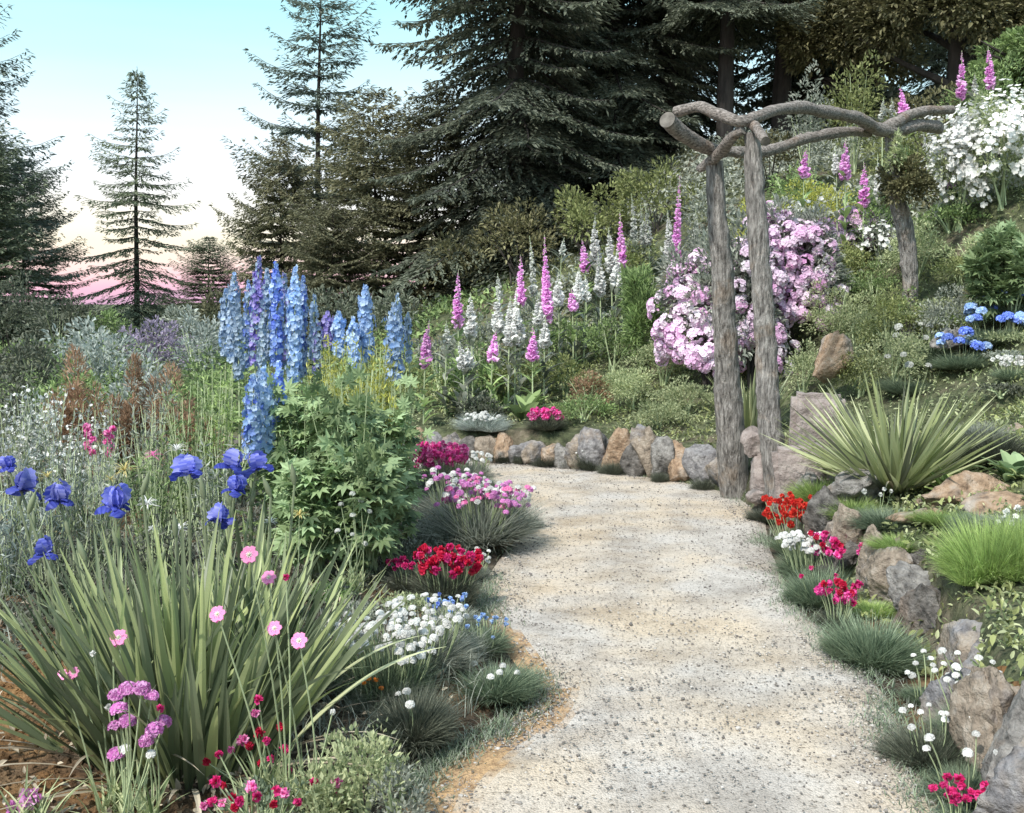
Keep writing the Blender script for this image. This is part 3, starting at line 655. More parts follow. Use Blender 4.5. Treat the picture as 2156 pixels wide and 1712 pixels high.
# broad-leaved clumps
def rosette(name, label, p, n, L, w, matk='green', cat='plant', lean=(.2, 1.1), group=None, prof=None, flop=.6):
    o = thing(name, label, cat, p, group); mb = MB()
    le = R(lean[0], lean[1], n); P = np.stack([R(-.04, .04, n), R(-.04, .04, n), np.zeros(n) - .01], 1)
    blades(mb, P, R(0, 6.28, n), le, le + flop, L * R(.6, 1.15, n), w * R(.7, 1.2, n), 7, prof=prof or (lambda t: np.sin(np.pi * np.clip(t * .93 + .05, 0, 1)) ** .8))
    mb.build('leaves', G_[matk], o); return o
rosette('broad_leaf_plant', 'clump of broad grey green leaves left of the magenta edging flowers', G(1105, 885), 26, .38, .12, 'green')
rosette('broad_leaf_plant', 'dark broad leaved clump behind the white edging flowers', G(985, 880), 22, .36, .11, 'dark')
rosette('broad_leaf_plant', 'fresh leafy clump at the right edge below the white bank flowers', G(2130, 1010), 22, .20, .085, 'mint')
rosette('broad_leaf_plant', 'small bright leaved plant at the foot of the large yucca', A(1990, 6.25), 15, .17, .075, 'fresh', lean=(.1, .9))

# sword-leaved clumps
def swords(name, label, p, n, H, w, spread, matk, seg=8, sp0=.12, group=None, cat='plant', flop=.25, dead=None):
    o = thing(name, label, cat, p, group); mb = MB()
    rr = np.sqrt(rng.random(n)); az = R(0, 6.28, n); P = np.stack([np.cos(az) * rr * sp0, np.sin(az) * rr * sp0, np.full(n, -.02)], 1)
    lean = rr * spread; L = H * (1.0 - .12 * rr) * R(.62, 1.1, n); az = az + rng.normal(size=n) * .45
    fl = np.where(rng.random(n) < .14, flop * 4, flop) * R(-.1, 1, n)
    blades(mb, P, az, lean, lean + fl, L, w * R(.6, 1.15, n), seg, twist=.9, fold=.22)
    mb.build('leaves', G_[matk], o)
    if dead:
        mb = MB(); k = dead; az = R(0, 6.28, k); P = np.stack([np.cos(az) * sp0, np.sin(az) * sp0, np.zeros(k)], 1)
        blades(mb, P, az, R(1., 1.3, k), R(1.4, 1.9, k), H * R(.4, .8, k), w * .5, seg, twist=.6); mb.build('dead_leaves', G_['dry'], o)
    return o
swords('yucca', 'large spiky yucca fanning out above the red rock garden flowers', A(1885, 6.7), 330, .80, .046, 1.2, 'yucca', sp0=.13, flop=.08, dead=10)
swords('yucca', 'small spiky yucca behind the two front arbor posts', A(1580, 9.3), 90, .66, .045, .8, 'yucca', sp0=.10, flop=.1)
ic = swords('iris_leaf_clump', 'great clump of sword shaped iris leaves in the lower left bed', G(400, 1590), 340, .76, .040, .62, 'iris', sp0=.26, dead=22)
swords('iris_leaf_clump', 'iris leaves leaning left at the left picture edge', G(230, 1570), 95, .72, .040, .95, 'iris', sp0=.13, dead=8)
swords('iris_leaf_clump', 'iris leaves right of the big clump, under the palmate plant', G(590, 1480), 50, .62, .036, .75, 'iris', sp0=.12, dead=5)
swords('iris_leaf_clump', 'thin iris leaves in the shade of the palmate plant', G(520, 1340), 40, .62, .032, .5, 'iris', sp0=.12)
for (px, pyb, dx, L, w, lb) in [(600, 1590, .62, .62, .055, 'broad yellow green iris blade bending right over the thrift'), (610, 1530, .7, .55, .04, 'dark iris blade arching right above the yellow green one')]:
    p = G(px, pyb); o = thing('iris_leaf', lb, 'leaf', p); mb = MB()
    blades(mb, np.array([[0, 0, 0.]]), .15, .75, 1.45, L, w, 14, rnd=np.array([.9 if 'yellow' in lb else 0.])); mb.build('blade', G_['yucca' if 'yellow' in lb else 'iris'], o)

# ---- spires
ORD = ['first', 'second', 'third', 'fourth', 'fifth', 'sixth', 'seventh', 'eighth', 'ninth', 'tenth', 'eleventh', 'twelfth', 'thirteenth', 'fourteenth', 'fifteenth',
       'sixteenth', 'seventeenth', 'eighteenth', 'nineteenth', 'twentieth', 'twenty-first', 'twenty-second', 'twenty-third', 'twenty-fourth', 'twenty-fifth', 'twenty-sixth', 'twenty-seventh', 'twenty-eighth', 'twenty-ninth', 'thirtieth', 'thirty-first', 'thirty-second', 'thirty-third', 'thirty-fourth', 'thirty-fifth', 'thirty-sixth']
def foxglove(label, px, t_, b_, Y, matk, lean=0., w=1., group=None):
    if not lean: lean = R(-8, 8)
    p = A(px - lean, Y); ztop = hgt(p, t_); zb = hgt(p, b_); ztop = max(ztop, zb + .1)
    if zb < .15: zb = .15
    dx = lean / F * Y
    o = thing('foxglove', label, 'foxglove', p, group)
    n = 14; t = np.linspace(0, 1, n); hook = R(-.05, .05)
    C = np.stack([dx * t ** 2 + hook * np.clip(t - .8, 0, 1) ** 1.5 * 5, R(-.03, .03) * t, ztop * t], 1); C = spline(C, 30)
    mb = MB(); tube(mb, C, np.linspace(.011, .003, 30), 5, rnd=.6); mb.build('stem', G_['stem'], o)
    L = ztop - zb; nb = int(max(40, L / .0045)); q = rng.random(nb); zz2 = zb + L * q * .97
    idx = np.clip(zz2 / ztop * 29, 0, 28.9); i0 = idx.astype(int); fr = (idx - i0)[:, None]; P = C[i0] * (1 - fr) + C[i0 + 1] * fr
    az = R(0, 6.28, nb); taper = np.clip(1.2 * (1 - q) ** .8, .12, 1) * np.clip(.65 + q * 3, 0, 1)
    d = np.stack([np.cos(az), np.sin(az), -.75 + .5 * q], 1); a, b, c = frame(d)
    s_ = .058 * w * taper * R(.8, 1.15, nb); mb = MB(); mb.inst(T_BELL, P, a, b, c, np.stack([s_, s_ * .8, s_ * .8], 1)); mb.build('flower_spike', G_[matk], o)
    m = 16; mb = MB(); lz = R(.0, max(zb, .2), m); P = np.stack([dx * (lz / ztop) ** 2, np.zeros(m), lz], 1); blades(mb, P, R(0, 6.28, m), R(.6, 1., m), R(1.2, 1.9, m), R(.14, .26, m), .055, 4, prof=lambda t: np.sin(np.pi * (t * .9 + .08)))
    mb.build('leaves', G_['grey' if matk != 'p_fox' else 'green'], o)
    return o
GP, GWh = 'pink foxgloves on the bank', 'white and grey foxgloves on the bank'
def fY(px, pb):      # deeper along the bank the higher up they show
    return 11.0 + (770 - pb) / 200 * 1.9
PINK = [(901, 672, 769, 9, 'short pink foxglove furthest left, beside the blue delphiniums'), (962, 566, 686, -4, 'tall pink foxglove behind the leftmost white ones'),
 (1041, 693, 758, 8, 'short deep pink foxglove low between white spires'), (1097, 536, 640, 0, 'tall pink foxglove just left of the tallest pink one'),
 (1122, 686, 754, 0, 'low pink foxglove under the tallest pink one'), (1143, 494, 675, -14, 'tallest slender pink foxglove in the middle of the bank'),
 (1204, 607, 648, -3, 'small isolated magenta foxglove in front of dark leaves'), (1229, 503, 568, -6, 'stout pink foxglove left of a big white spire'),
 (1306, 446, 561, -4, 'narrow lilac pink foxglove between tall white spires'), (1432, 364, 579, 10, 'long curved pink foxglove left of the front arbor post'),
 (1692, 313, 370, 2, 'short pink foxglove under the arbor beam, nearest the posts'), (1780, 292, 374, 0, 'lilac pink foxglove hanging under the middle of the beam'),
 (1820, 340, 431, 4, 'bright pink foxglove below the arbor beam, left of the ivy post'), (2005, 324, 427, 4, 'ragged pink foxglove right of the ivy post'),
 (1897, 182, 237, -14, 'pink foxglove leaning left above the end of the beam'), (2026, 107, 206, 0, 'stout pink foxglove above the white climbing rose'),
 (2084, 96, 183, 0, 'thin pink foxglove highest and furthest right')]
for (px, t_, b_, ln, lb) in PINK:
    Y = fY(px, b_) if px < 1500 else (11.6 if b_ > 300 else 12.8)
    foxglove(lb, px, t_, b_, Y, 'p_fox', ln, 1.15, GP)
WHT = [(943, 675, 722, 0), (971, 718, 772, 0), (984, 729, 765, 0), (989, 615, 704, -6), (1045, 604, 693, -6), (1049, 575, 622, -4), (1075, 622, 722, 0), (1088, 604, 722, 0), (1096, 658, 718, 2),
 (1118, 496, 622, -8), (1134, 622, 679, 0), (1148, 668, 726, 0), (1174, 572, 640, 0), (1184, 500, 536, 0), (1220, 561, 636, 0), (1233, 579, 629, 0), (1251, 453, 554, -5), (1262, 532, 618, -3),
 (1283, 478, 568, -6), (1299, 521, 600, 3), (1331, 407, 507, -6), (1350, 428, 514, -6), (1360, 432, 514, -8), (1408, 443, 550, 0), (1466, 440, 520, 0)]
for i_, (px, t_, b_, ln) in enumerate(WHT):
    gy_ = px in (1118, 1184, 1331, 1350, 1360, 943, 1049, 1466)
    foxglove('%s %s foxglove spire, %s pale one counted from the left' % ('thin seed-grey' if gy_ else 'white', 'curved' if ln else 'upright', ORD[i_]), px, t_, b_, fY(px, b_), 'p_grey' if gy_ else 'p_white', ln, .85 if gy_ else 1.3, GWh)
for (px, t_, b_, ln, lb) in [(1759, 309, 363, 0, 'pale foxglove left of the lilac pink one under the beam'), (1845, 324, 420, 0, 'tall white foxglove right of the bright pink one under the beam'),
 (1857, 206, 252, 0, 'thin pale foxglove poking up over the beam, left one of two'), (1876, 206, 245, -8, 'thin pale foxglove over the beam beside the leaning pink one'), (2050, 153, 206, 0, 'grey foxglove right of the stout pink one at the top')]:
    foxglove(lb, px, t_, b_, 11.7 if b_ > 300 else 12.8, 'p_grey' if 'grey' in lb or 'thin' in lb else 'p_white', ln, .9, GWh)

def delph(label, px, t_, b_, wpx, Y, matk, lean=0., mat2=None):
    lean += R(-9, 9); px -= lean * .6; p = A(px, Y); zt = hgt(p, t_); zb = hgt(p, b_); r = wpx / 2 / F * Y; dx = lean / F * Y
    o = thing('delphinium', label, 'delphinium', p, 'blue delphiniums of the left bed')
    C = spline([(0, 0, -.02), (dx * .2, .0, zt * .5), (dx, .01, zt)], 16)
    mb = MB(); tube(mb, C, np.linspace(.011, .004, 16), 5); mb.build('stem', G_['stem'], o)
    L = zt - zb; n = int(2 * math.pi * r * L / (.021 ** 2) * R(.6, .95)); q = rng.random(n) ** 1.05; z = zb + L * q
    az = R(0, 6.28, n); tp = np.clip((1 - q) / .22, .22, 1) * np.clip(.75 + q * 2, 0, 1); rr = r * tp * R(.4, 1.15, n) * (1 + .22 * np.sin(z * 37 + px) * np.sin(az + z * 9))
    cx_ = dx * (z / zt) ** 2
    P = np.stack([np.cos(az) * rr + cx_, np.sin(az) * rr, z + R(-.01, .01, n)], 1); d = np.stack([np.cos(az), np.sin(az), R(-.3, .4, n)], 1)
    a, b, c = frame(d); s_ = np.clip(.021 * R(.7, 1.2, n) * (.6 + .4 * tp), .007, 1)
    mi = (rng.random(n) < (.3 if mat2 else 0)); mb = MB()
    mb.inst(T_FLOR, P[~mi], a[~mi], b[~mi], c[~mi], s_[~mi]); 
    if mi.any(): mb.inst(T_FLOR, P[mi], a[mi], b[mi], c[mi], s_[mi], 1)
    mb.build('flower_spike', [G_[matk]] + ([G_[mat2]] if mat2 else []), o)
    m = 26; mb = MB(); lz = R(.1, max(zb, .3), m) ; P = np.stack([np.zeros(m), np.zeros(m), lz], 1); az = R(0, 6.28, m)
    d = np.stack([np.cos(az), np.sin(az), R(-.2, .5, m)], 1); a, b, c = frame(d, np.array([0, 0, 1.])); mb.inst(T_PALM, P + a * R(.04, .16, m)[:, None], a, b, c, R(.05, .09, m)); mb.build('leaves', G_['green'], o)
    return o
for (px, t_, b_, w, Y, mk, m2, ln, lb) in [
 (475, 608, 750, 22, 8.2, 'p_blueg', 'p_blue', 0, 'grey blue delphinium spire standing furthest left'),
 (491, 575, 760, 24, 8.0, 'p_blueg', 'p_blue', -2, 'grey blue delphinium spire, second from the left and taller'),
 (521, 590, 780, 19, 8.3, 'p_blueg', 'p_deep', 0, 'slim dusty blue delphinium left of the tallest violet one'),
 (541, 541, 770, 24, 8.0, 'p_viol', 'p_blueg', 4, 'tallest delphinium, dusty violet'),
 (564, 566, 760, 22, 8.2, 'p_blueg', 'p_blue', 0, 'pale grey blue delphinium right of the tallest'),
 (582, 552, 770, 27, 7.9, 'p_deep', 'p_blue', 0, 'vivid deep blue delphinium near the centre of the group'),
 (598, 574, 770, 18, 8.2, 'p_blueg', 'p_viol', 0, 'narrow dusty delphinium right of the vivid deep blue one'),
 (620, 563, 808, 29, 7.8, 'p_blue', 'p_blueg', -2, 'long light blue delphinium, thickest of the left group'),
 (637, 582, 790, 18, 8.1, 'p_blue', 'p_deep', 0, 'light blue delphinium tucked behind the thickest one'),
 (659, 620, 760, 14, 8.0, 'p_blueg', None, 0, 'thin faded delphinium at the right of the left group'),
 (667, 676, 790, 15, 7.8, 'p_blueg', 'p_viol', 0, 'short faded delphinium below the thin faded one'),
 (690, 657, 730, 26, 8.0, 'p_viol', None, 0, 'short violet delphinium above the yellow green foliage'),
 (714, 657, 750, 25, 7.9, 'p_blue', 'p_blueg', 2, 'short pale delphinium right of the violet one'),
 (746, 671, 790, 26, 7.8, 'p_blue', None, 0, 'blunt topped light blue delphinium'),
 (771, 602, 760, 30, 7.9, 'p_blue', None, 0, 'tall light blue delphinium in the right group'),
 (829, 640, 800, 38, 7.7, 'p_blue', 'p_blueg', 2, 'widest blue delphinium at the right of the bed'),
 (840, 620, 740, 12, 7.9, 'p_blueg', None, -10, 'thin curved grey blue spire behind the widest delphinium'),
 (861, 656, 760, 11, 8.0, 'p_blueg', None, 0, 'thin faint delphinium furthest right'),
 (502, 640, 800, 20, 7.7, 'p_blueg', None, 0, 'low dusty delphinium under the two leftmost ones'),
 (550, 660, 800, 18, 7.7, 'p_blueg', None, 0, 'low dusty delphinium under the tallest one'),
 (531, 790, 965, 36, 6.0, 'p_blue', 'p_deep', 0, 'near light blue delphinium, left of the three low ones'),
 (556, 775, 950, 40, 6.1, 'p_blue', 'p_blueg', 0, 'near light blue delphinium, middle of the three low ones'),
 (586, 765, 900, 24, 6.2, 'p_deep', 'p_blue', 3, 'near deep blue delphinium, right of the three low ones')]:
    delph(lb, px, t_, b_, w, Y, mk, ln, m2)

# ---- rhododendron: every truss of bloom is a dome of florets
def rhodo(label, px, py, Y, rw, ntr, seed, matk='rhodo', rh=None, lowz=-.5):
    p = A(px, Y); H = hgt(p, py); rx = rw / F * Y; rz = H / 1.75; o = thing('rhododendron', label, 'rhododendron', p, 'rhododendrons on the bank')
    mb = MB(); bush_mb(mb, rx, rx * .8, rz, 5200, .075, T_LEAF, 34, .34, .4, .4); mb.build('foliage', G_['grey'], o)
    stems_mb(rx, rz, 8, .018).build('stems', M_BARK, o)
    d = sph(ntr * 3); d = d[(d[:, 2] > lowz) & (d[:, 1] < .6)][:ntr]; P = d * np.array([rx, rx * .8, rz]) * (.88 + .26 * pnoise(d, 4, seed)[:, None] + R(-.14, .08, len(d))[:, None]); P[:, 2] += rz * .72
    mb = MB()
    for c0, dd in zip(P, d):
        nf = 24; e = nrm(sph(nf) + dd * .8 + np.array([0, 0, .2])); q = c0 + e * R(.055, .085); a, b, c = frame(e)
        v = R(0, 1); mb.inst(T_FLOR, q, a, b, c, R(.022, .034, nf), 0, np.clip(v * .6 + .4 * rng.random(nf), 0, 1))
    f = mb.build('blooms', G_[matk], o); f['kind'] = 'stuff'
rhodo('rhododendron covered in pink and white blooms, left of the front posts', 1490, 520, 10.9, 98, 190, 1)
rhodo('tall rhododendron in pink bloom behind the front posts', 1660, 430, 11.2, 112, 240, 2)
rhodo('lower rhododendron boughs of pink bloom between the two posts', 1580, 500, 10.7, 85, 130, 3)
rhodo('pale pink rhododendron left of the rear ivy post', 1810, 450, 11.9, 55, 55, 4)
def whitecloud(name, label, px, py, Y, rw, fn, fs=.03, mk='sage', fk='p_white', cat='shrub', ls=.04, zmin=-.3, tpl=T_FLOR, n=None):
    return bush(name, label, px, py, Y, rw, None, mk, ls, flowers=(fk, fn, fs, tpl, zmin), cat=cat, lj=.5, n=n)
whitecloud('climbing_rose', 'mass of white roses spilling at the right edge above the arbor beam end', 2110, 205, 11.0, 105, 2600, .032)
whitecloud('climbing_rose', 'smaller white rose mass against the end of the arbor beams', 2020, 240, 11.2, 70, 1300, .03)
whitecloud('white_shrub', 'white flowered shrub behind the gap left of the rhododendron top', 1700, 420, 12.0, 50, 300, .03, 'grey')
whitecloud('white_shrub', 'greyish white flowers below the beam left of the ivy post', 1850, 470, 11.6, 55, 350, .025, 'grey')

# ------------------------------------------------------------------ arbor
def cp(cx_, cy_): return (1342 + cx_ * .3809, 95.9 + cy_ * .3809)
arb = thing('rustic_arbor', 'rustic arbor of rough crooked logs, posts and crossed beams', 'arbor', A(1620, 8.2))
def logpart(name, pts, rads, m, label=None, crop=True, extra=0, n=90):
    Q = [PT(*(cp(a, b) if crop else (a, b)), Y) for a, b, Y in pts]; Q = spline([tuple(v) for v in Q], n)
    rd = np.interp(np.linspace(0, 1, n), np.linspace(0, 1, len(rads)), rads)
    Ym = np.array([v[1] for v in Q]); rd = rd / F * Ym
    mb = MB(); tube(mb, Q - np.array(arb.location), rd, 30, 0, cap=False, rough=.12, seed=len(pts) + int(pts[0][0]))
    Vt = mb.V[0]; Lc = Q - np.array(arb.location); nk = max(2, n // 16)
    for _ in range(nk):                       # knots and sawn branch stubs on one side of the log
        i_ = int(R(.05, .95) * n); d = nrm(sph(1))[0]; c_ = Lc[i_] + d * rd[i_]; w_ = R(.018, .04); dd_ = np.linalg.norm(Vt - c_, axis=1)
        Vt += d * (np.exp(-(dd_ / w_) ** 2) * R(-.012, .03))[:, None]
    for e_, k_ in ((0, 1), (-1, -2)):
        d = nrm(Q[e_] - Q[k_])[None]; a, b, c = frame(d, np.array([.3, .2, 1.])); an = np.arange(22) * 6.2832 / 22
        ring = Q[e_] + (np.cos(an)[:, None] * b + np.sin(an)[:, None] * c) * rd[e_] * .985; ce = Q[e_] + d[0] * rd[e_] * .06
        i_ = np.arange(22); mb.add(np.concatenate([ring, [ce]]) - np.array(arb.location), np.stack([i_, (i_ + 1) % 22, np.full(22, 22)], 1), 1)
    o = mb.build(name, [m, M_CUT], arb, True)
    if label: o['label'] = label
    return o
B1 = A(1550, 8.55); B2 = A(1648, 7.75); 
def gpy(p): return HY - (p.z - .12 - CAMH) * F / p.y
logpart('post', [(1505, 340, 8.3), (1509, 450, 8.3), (1520, 560, 8.32), (1524, 650, 8.35), (1530, 770, 8.4), (1537, 900, 8.45), (1552, gpy(B1), 8.55)], [18, 20, 23, 24, 26, 30, 34], M_POST, crop=False, n=140)
logpart('post', [(1583, 280, 7.9), (1589, 400, 7.9), (1598, 520, 7.88), (1608, 650, 7.85), (1615, 780, 7.82), (1622, 900, 7.8), (1645, gpy(B2), 7.75)], [16, 21, 21, 22, 23, 25, 27], M_POST, crop=False, n=140)
B3 = A(1905, 10.0)
logpart('post', [(1880, 285, 9.9), (1886, 400, 9.9), (1905, 480, 9.95), (1915, 560, 9.97), (1915, 650, 10), (1905, gpy(B3), 10.0)], [16, 17, 18, 16, 15, 19], M_POST, crop=False, n=120)
logpart('beam', [(212, 368, 8.25), (340, 340, 8.1), (440, 375, 7.95), (560, 418, 7.85), (650, 398, 7.95), (770, 355, 8.2), (900, 342, 8.5), (1010, 362, 8.8), (1130, 382, 9.1), (1230, 405, 9.4), (1320, 460, 9.7), (1410, 468, 9.9), (1480, 458, 10.05), (1560, 440, 10.2), (1665, 455, 10.4)],
        [11, 12, 13, 13, 12, 12, 13, 13, 13, 13, 14, 14, 13, 13, 13], M_BEAM, n=200)
logpart('branch_fork', [(1350, 460, 9.8), (1430, 425, 9.9), (1500, 388, 10.05), (1600, 360, 10.2), (1740, 355, 10.4)], [11, 12, 11, 10, 9], M_BEAM)
logpart('beam', [(165, 410, 7.75), (230, 470, 7.9), (330, 540, 8.1), (430, 580, 8.25), (560, 590, 8.4), (690, 588, 8.6), (800, 560, 8.8), (900, 522, 9.0), (1000, 500, 9.2), (1100, 482, 9.4), (1200, 475, 9.6), (1280, 488, 9.75)],
        [18, 17, 15, 13, 12, 12, 11, 11, 11, 11, 10, 8], M_BEAM, 'lower beam with a thick sawn left end', n=180)
logpart('cross_piece', [(345, 680, 8.45), (430, 620, 8.2), (480, 560, 8.05), (540, 490, 7.9), (585, 465, 7.85)], [9, 12, 12, 11, 10], M_BEAM)
logpart('cross_piece', [(625, 430, 7.95), (650, 450, 7.85), (685, 495, 7.7), (708, 530, 7.6)], [10, 12, 11, 10], M_BEAM)
logpart('twig_stub', [(905, 500, 9.0), (910, 480, 9.0)], [3, 2], M_BEAM, n=8)
# ivy clump round the rear post
p = PT(1905, 420, 9.85); o = thing('climbing_ivy', 'dark bushy ivy clump wrapped round the rear arbor post', 'ivy', p)
mb = MB(); bush_mb(mb, .22, .22, .28, 2600, .045, T_LEAF, 24, .4, .1, .6); mb.V = [v - np.array([0, 0, .12]) for v in mb.V]; mb.build('foliage', G_['brown'], o)
p = PT(1885, 380, 9.8); o = thing('climbing_ivy', 'thin grey green creeper on the rear post just below the beam', 'creeper', p)
mb = MB(); bush_mb(mb, .10, .12, .26, 900, .03, T_LEAF, 18, .4, .1, .6); mb.build('foliage', G_['sage'], o)
p = PT(1915, 650, 9.9); o = thing('climbing_ivy', 'wispy green creeper low on the rear arbor post', 'creeper', p)
mb = MB(); bush_mb(mb, .14, .14, .25, 420, .03, T_LEAF, 14, .4, .1, .6); mb.V = [v - np.array([0, 0, .2]) for v in mb.V]; mb.build('foliage', G_['green'], o)

# ------------------------------------------------------------------ rocks
def rock(name, label, p, size, mk, seed, rz=0, tilt=(0, 0), group=None, planes=9, res=4, cat='rock', sink=.25):
    TV, TF = T_ICO5 if res == 5 else T_ICO4; V = TV.copy(); r = np.random.default_rng(seed)
    for _ in range(planes):
        nn_ = r.normal(size=3); nn_ /= np.linalg.norm(nn_); h = r.uniform(.42, .8); dd = V @ nn_; k = dd > h; V[k] -= np.outer(dd[k] - h, nn_) * .94
    V += nrm(V) * (pnoise(V, 2.2, seed, 3)[:, None] * .07 + pnoise(V, 7, seed + 1, 4)[:, None] * .035)
    V += nrm(V) * (-.10 * np.abs(pnoise(V, 3.1, seed + 5, 3)) - .045 * np.abs(pnoise(V, 11, seed + 6, 4)) + .018 * pnoise(V, 30, seed + 7, 3))[:, None]
    st = np.sin((V @ np.array([.2, .3, 1.])) * 22 + 3 * pnoise(V, 2, seed + 3)) * .014; V += nrm(V) * st[:, None]
    V -= (V.max(0) + V.min(0)) / 2; V /= V.max(0)
    V *= np.array(size); V[:, 2] += size[2] * (1 - sink)
    mb = MB(); mb.add(V, TF); o = mb.build(name, M_ROCK[mk], smooth=False); o.location = p; o.rotation_euler = (tilt[0], tilt[1], rz)
    me = o.data; me.polygons.foreach_set('use_smooth', np.full(len(me.polygons), True)); me.shade_smooth()
    return tag(o, label, cat, group)
# stone edging along the outer side of the bend
wl = spline(RP[9:19], 600); dd = np.concatenate([[0], np.cumsum(np.linalg.norm(np.diff(wl, axis=0), axis=1))])
cols = ['tan', 'lilac', 'orange', 'grey', 'tan', 'dark', 'orange', 'lilac', 'tan', 'grey', 'orange', 'tan', 'lilac', 'orange', 'tan', 'dark', 'tan', 'lilac', 'orange', 'grey', 'tan', 'lilac', 'orange', 'tan', 'grey', 'dark', 'tan']
cn = {'tan': 'tan', 'lilac': 'lilac grey', 'orange': 'orange brown', 'grey': 'grey', 'dark': 'dark'}
s_ = 1.75; k = 0
cols = cols + ['lilac', 'tan', 'dark', 'tan', 'lilac', 'grey', 'tan', 'dark', 'tan']
while k < 35:
    w = R(.09, .15) * (1.15 if k < 8 else .95); s_ += w; pt = np.array([np.interp(s_, dd, wl[:, 0]), np.interp(s_, dd, wl[:, 1])]); pt2 = np.array([np.interp(s_ + .05, dd, wl[:, 0]), np.interp(s_ + .05, dd, wl[:, 1])]); tg = pt2 - pt
    ang = math.atan2(tg[1], tg[0]); hz = R(.17, .21) * (1.25 if k < 8 else .86); nv = np.array([tg[1], -tg[0]]) / np.linalg.norm(tg); q = pt + nv * .04
    rock('edging_stone', '%s upright edging stone, %s along the bend from the front arbor post' % (cn[cols[k]], ORD[k]), (q[0], q[1], -.02), (w * 1.12, .13, hz * R(.82, 1.05)), cols[k], 100 + k, ang, (R(-.12, .05), R(-.2, .2)), 'stones edging the bend of the path', 7, sink=.2)
    s_ += w * .45; k += 1
# big rocks of the right bank:  picture base (px, py), half size in m
def wr(label, px, py, Y, size, mk, seed, rz=0, tilt=(0, 0), dz=0, res=4, sink=.35):
    p = A(px, Y); p.z = CAMH + (HY - py) / F * Y - size[2] * (2 - sink)
    return rock('rock', label, p, size, mk, seed, rz, tilt, 'rocks of the right bank', 10, res, sink=sink)
def wall(label, px, pyt, hw, mk, seed, rz=0, tilt=(0, 0), back=.10, deep=.16):
    """a rock standing on the path level against the cut face of the bank"""
    Ys = np.arange(3.0, 9.5, .01); x = (px - CX) / F * Ys; d0 = .10 + .30 * np.exp(-((Ys - 5.2) / 1.3) ** 2)
    k = np.nonzero(sdist(np.stack([x, Ys], 1), RP) > d0 + back)[0]; Y = Ys[k[0]]; zt = CAMH + (HY - pyt) / F * Y; sz = (zt + .05) / 2.0
    return rock('rock', label, Vector(((px - CX) / F * Y, Y, -.05)), (hw / F * Y, deep, sz), mk, seed, rz, tilt, 'rocks of the right bank', 11, 5, sink=0)
wall('tall grey rock with dark cleft at the foot of the right front post', 1690, 985, 34, 'grey', 11, .3, (0, .08))
wall('dark craggy rock beside the grey rock by the post', 1742, 1020, 42, 'dark', 12, .5)
wall('brownish rock face behind the red flowers', 1795, 1055, 52, 'tan', 13, .2, (0, -.08))
wall('narrow brown rock left of the pale hanging tuft', 1848, 1095, 40, 'tan', 31, .2, (0, -.1))
wall('broad sloping brown rock with a black broken side', 1895, 1135, 80, 'tan', 14, .2, (.1, .34), .16)
wall('black jagged rock slab behind the sloping brown rock', 1965, 1125, 52, 'dark', 15, .4, (.1, -.35), .26)
wall('upright dark grey rock below the tufted grass', 1948, 1225, 45, 'dark', 16, .4, (0, .06), .06)
wall('grey rock filling the corner behind the blue green cushion', 1885, 1260, 48, 'lilac', 32, .4, (0, .1), .06)
wall('pale upright rock with a rust spot, under the tufted grass', 2025, 1300, 62, 'tan', 17, .5, (0, -.05), .08)
wall('long rust brown rock at the right edge under the grass', 2125, 1350, 95, 'tan', 18, .3, (0, -.35), .22)
wall('shaded grey rock between the pale upright one and the large boulder', 2080, 1420, 60, 'tan', 33, .5, (0, 0), .06)
wall('large grey and tan boulder in the lower right corner', 2150, 1440, 85, 'grey', 19, .6, (0, .3), .10)
wall('small jagged grey rock wedged between the sloping rock and the tuft', 1925, 1190, 34, 'grey', 41, .8, (0, .2), .03)
wall('flat lilac grey rock above the pale upright one', 2060, 1265, 48, 'grey', 42, .2, (0, .2), .24)
wall('dark rock in the shade right of the upright dark grey one', 1985, 1240, 38, 'dark', 43, .2, (0, -.1), .12)
wall('grey brown rock low behind the magenta flowers', 1830, 1160, 34, 'tan', 44, .2, (0, .1), .02)
wall('small dark rock at the foot of the craggy one', 1765, 1110, 28, 'dark', 45, .7, (0, .1), .0)
wall('broad brown rock between the narrow brown rock and the sloping one', 1870, 1150, 46, 'tan', 46, .3, (0, .1), .04)
wall('squat brown rock below the pale upright one', 2010, 1395, 42, 'tan', 47, .6, (0, .1), .0)
wall('thick brown rock above the large boulder', 2115, 1395, 60, 'tan', 48, .1, (0, -.1), .12)
wall('rough boulder lowest at the right edge', 2165, 1560, 75, 'tan', 20, 1.2, (0, .1), -.02)
wr('orange flaking rock to the right of the large yucca foot', 2030, 990, 6.05, (.26, .15, .13), 'orange', 21, -.25, (0, .12))
wr('low orange rock at the right edge below the flaking one', 2110, 1035, 5.6, (.20, .14, .10), 'orange', 22, -.2)
wr('flat ochre stone set in the creeping plants', 1935, 1068, 5.8, (.17, .12, .06), 'orange', 23, .2)
wr('small tan stone at the right edge by the leafy clump', 2150, 890, 7.2, (.13, .12, .14), 'orange', 24, .2)
wr('big leaning orange rock behind the right front post', 1735, 690, 9.35, (.15, .15, .24), 'orange', 28, .3, (0, .62))
wr('grey stone half buried under the palmate shrub', 2010, 690, 9.3, (.25, .12, .10), 'grey', 26, .3, (0, -.2))
wr('grey rock between the pale slab and the yucca', 1800, 985, 6.5, (.2, .14, .12), 'grey', 27, .9)
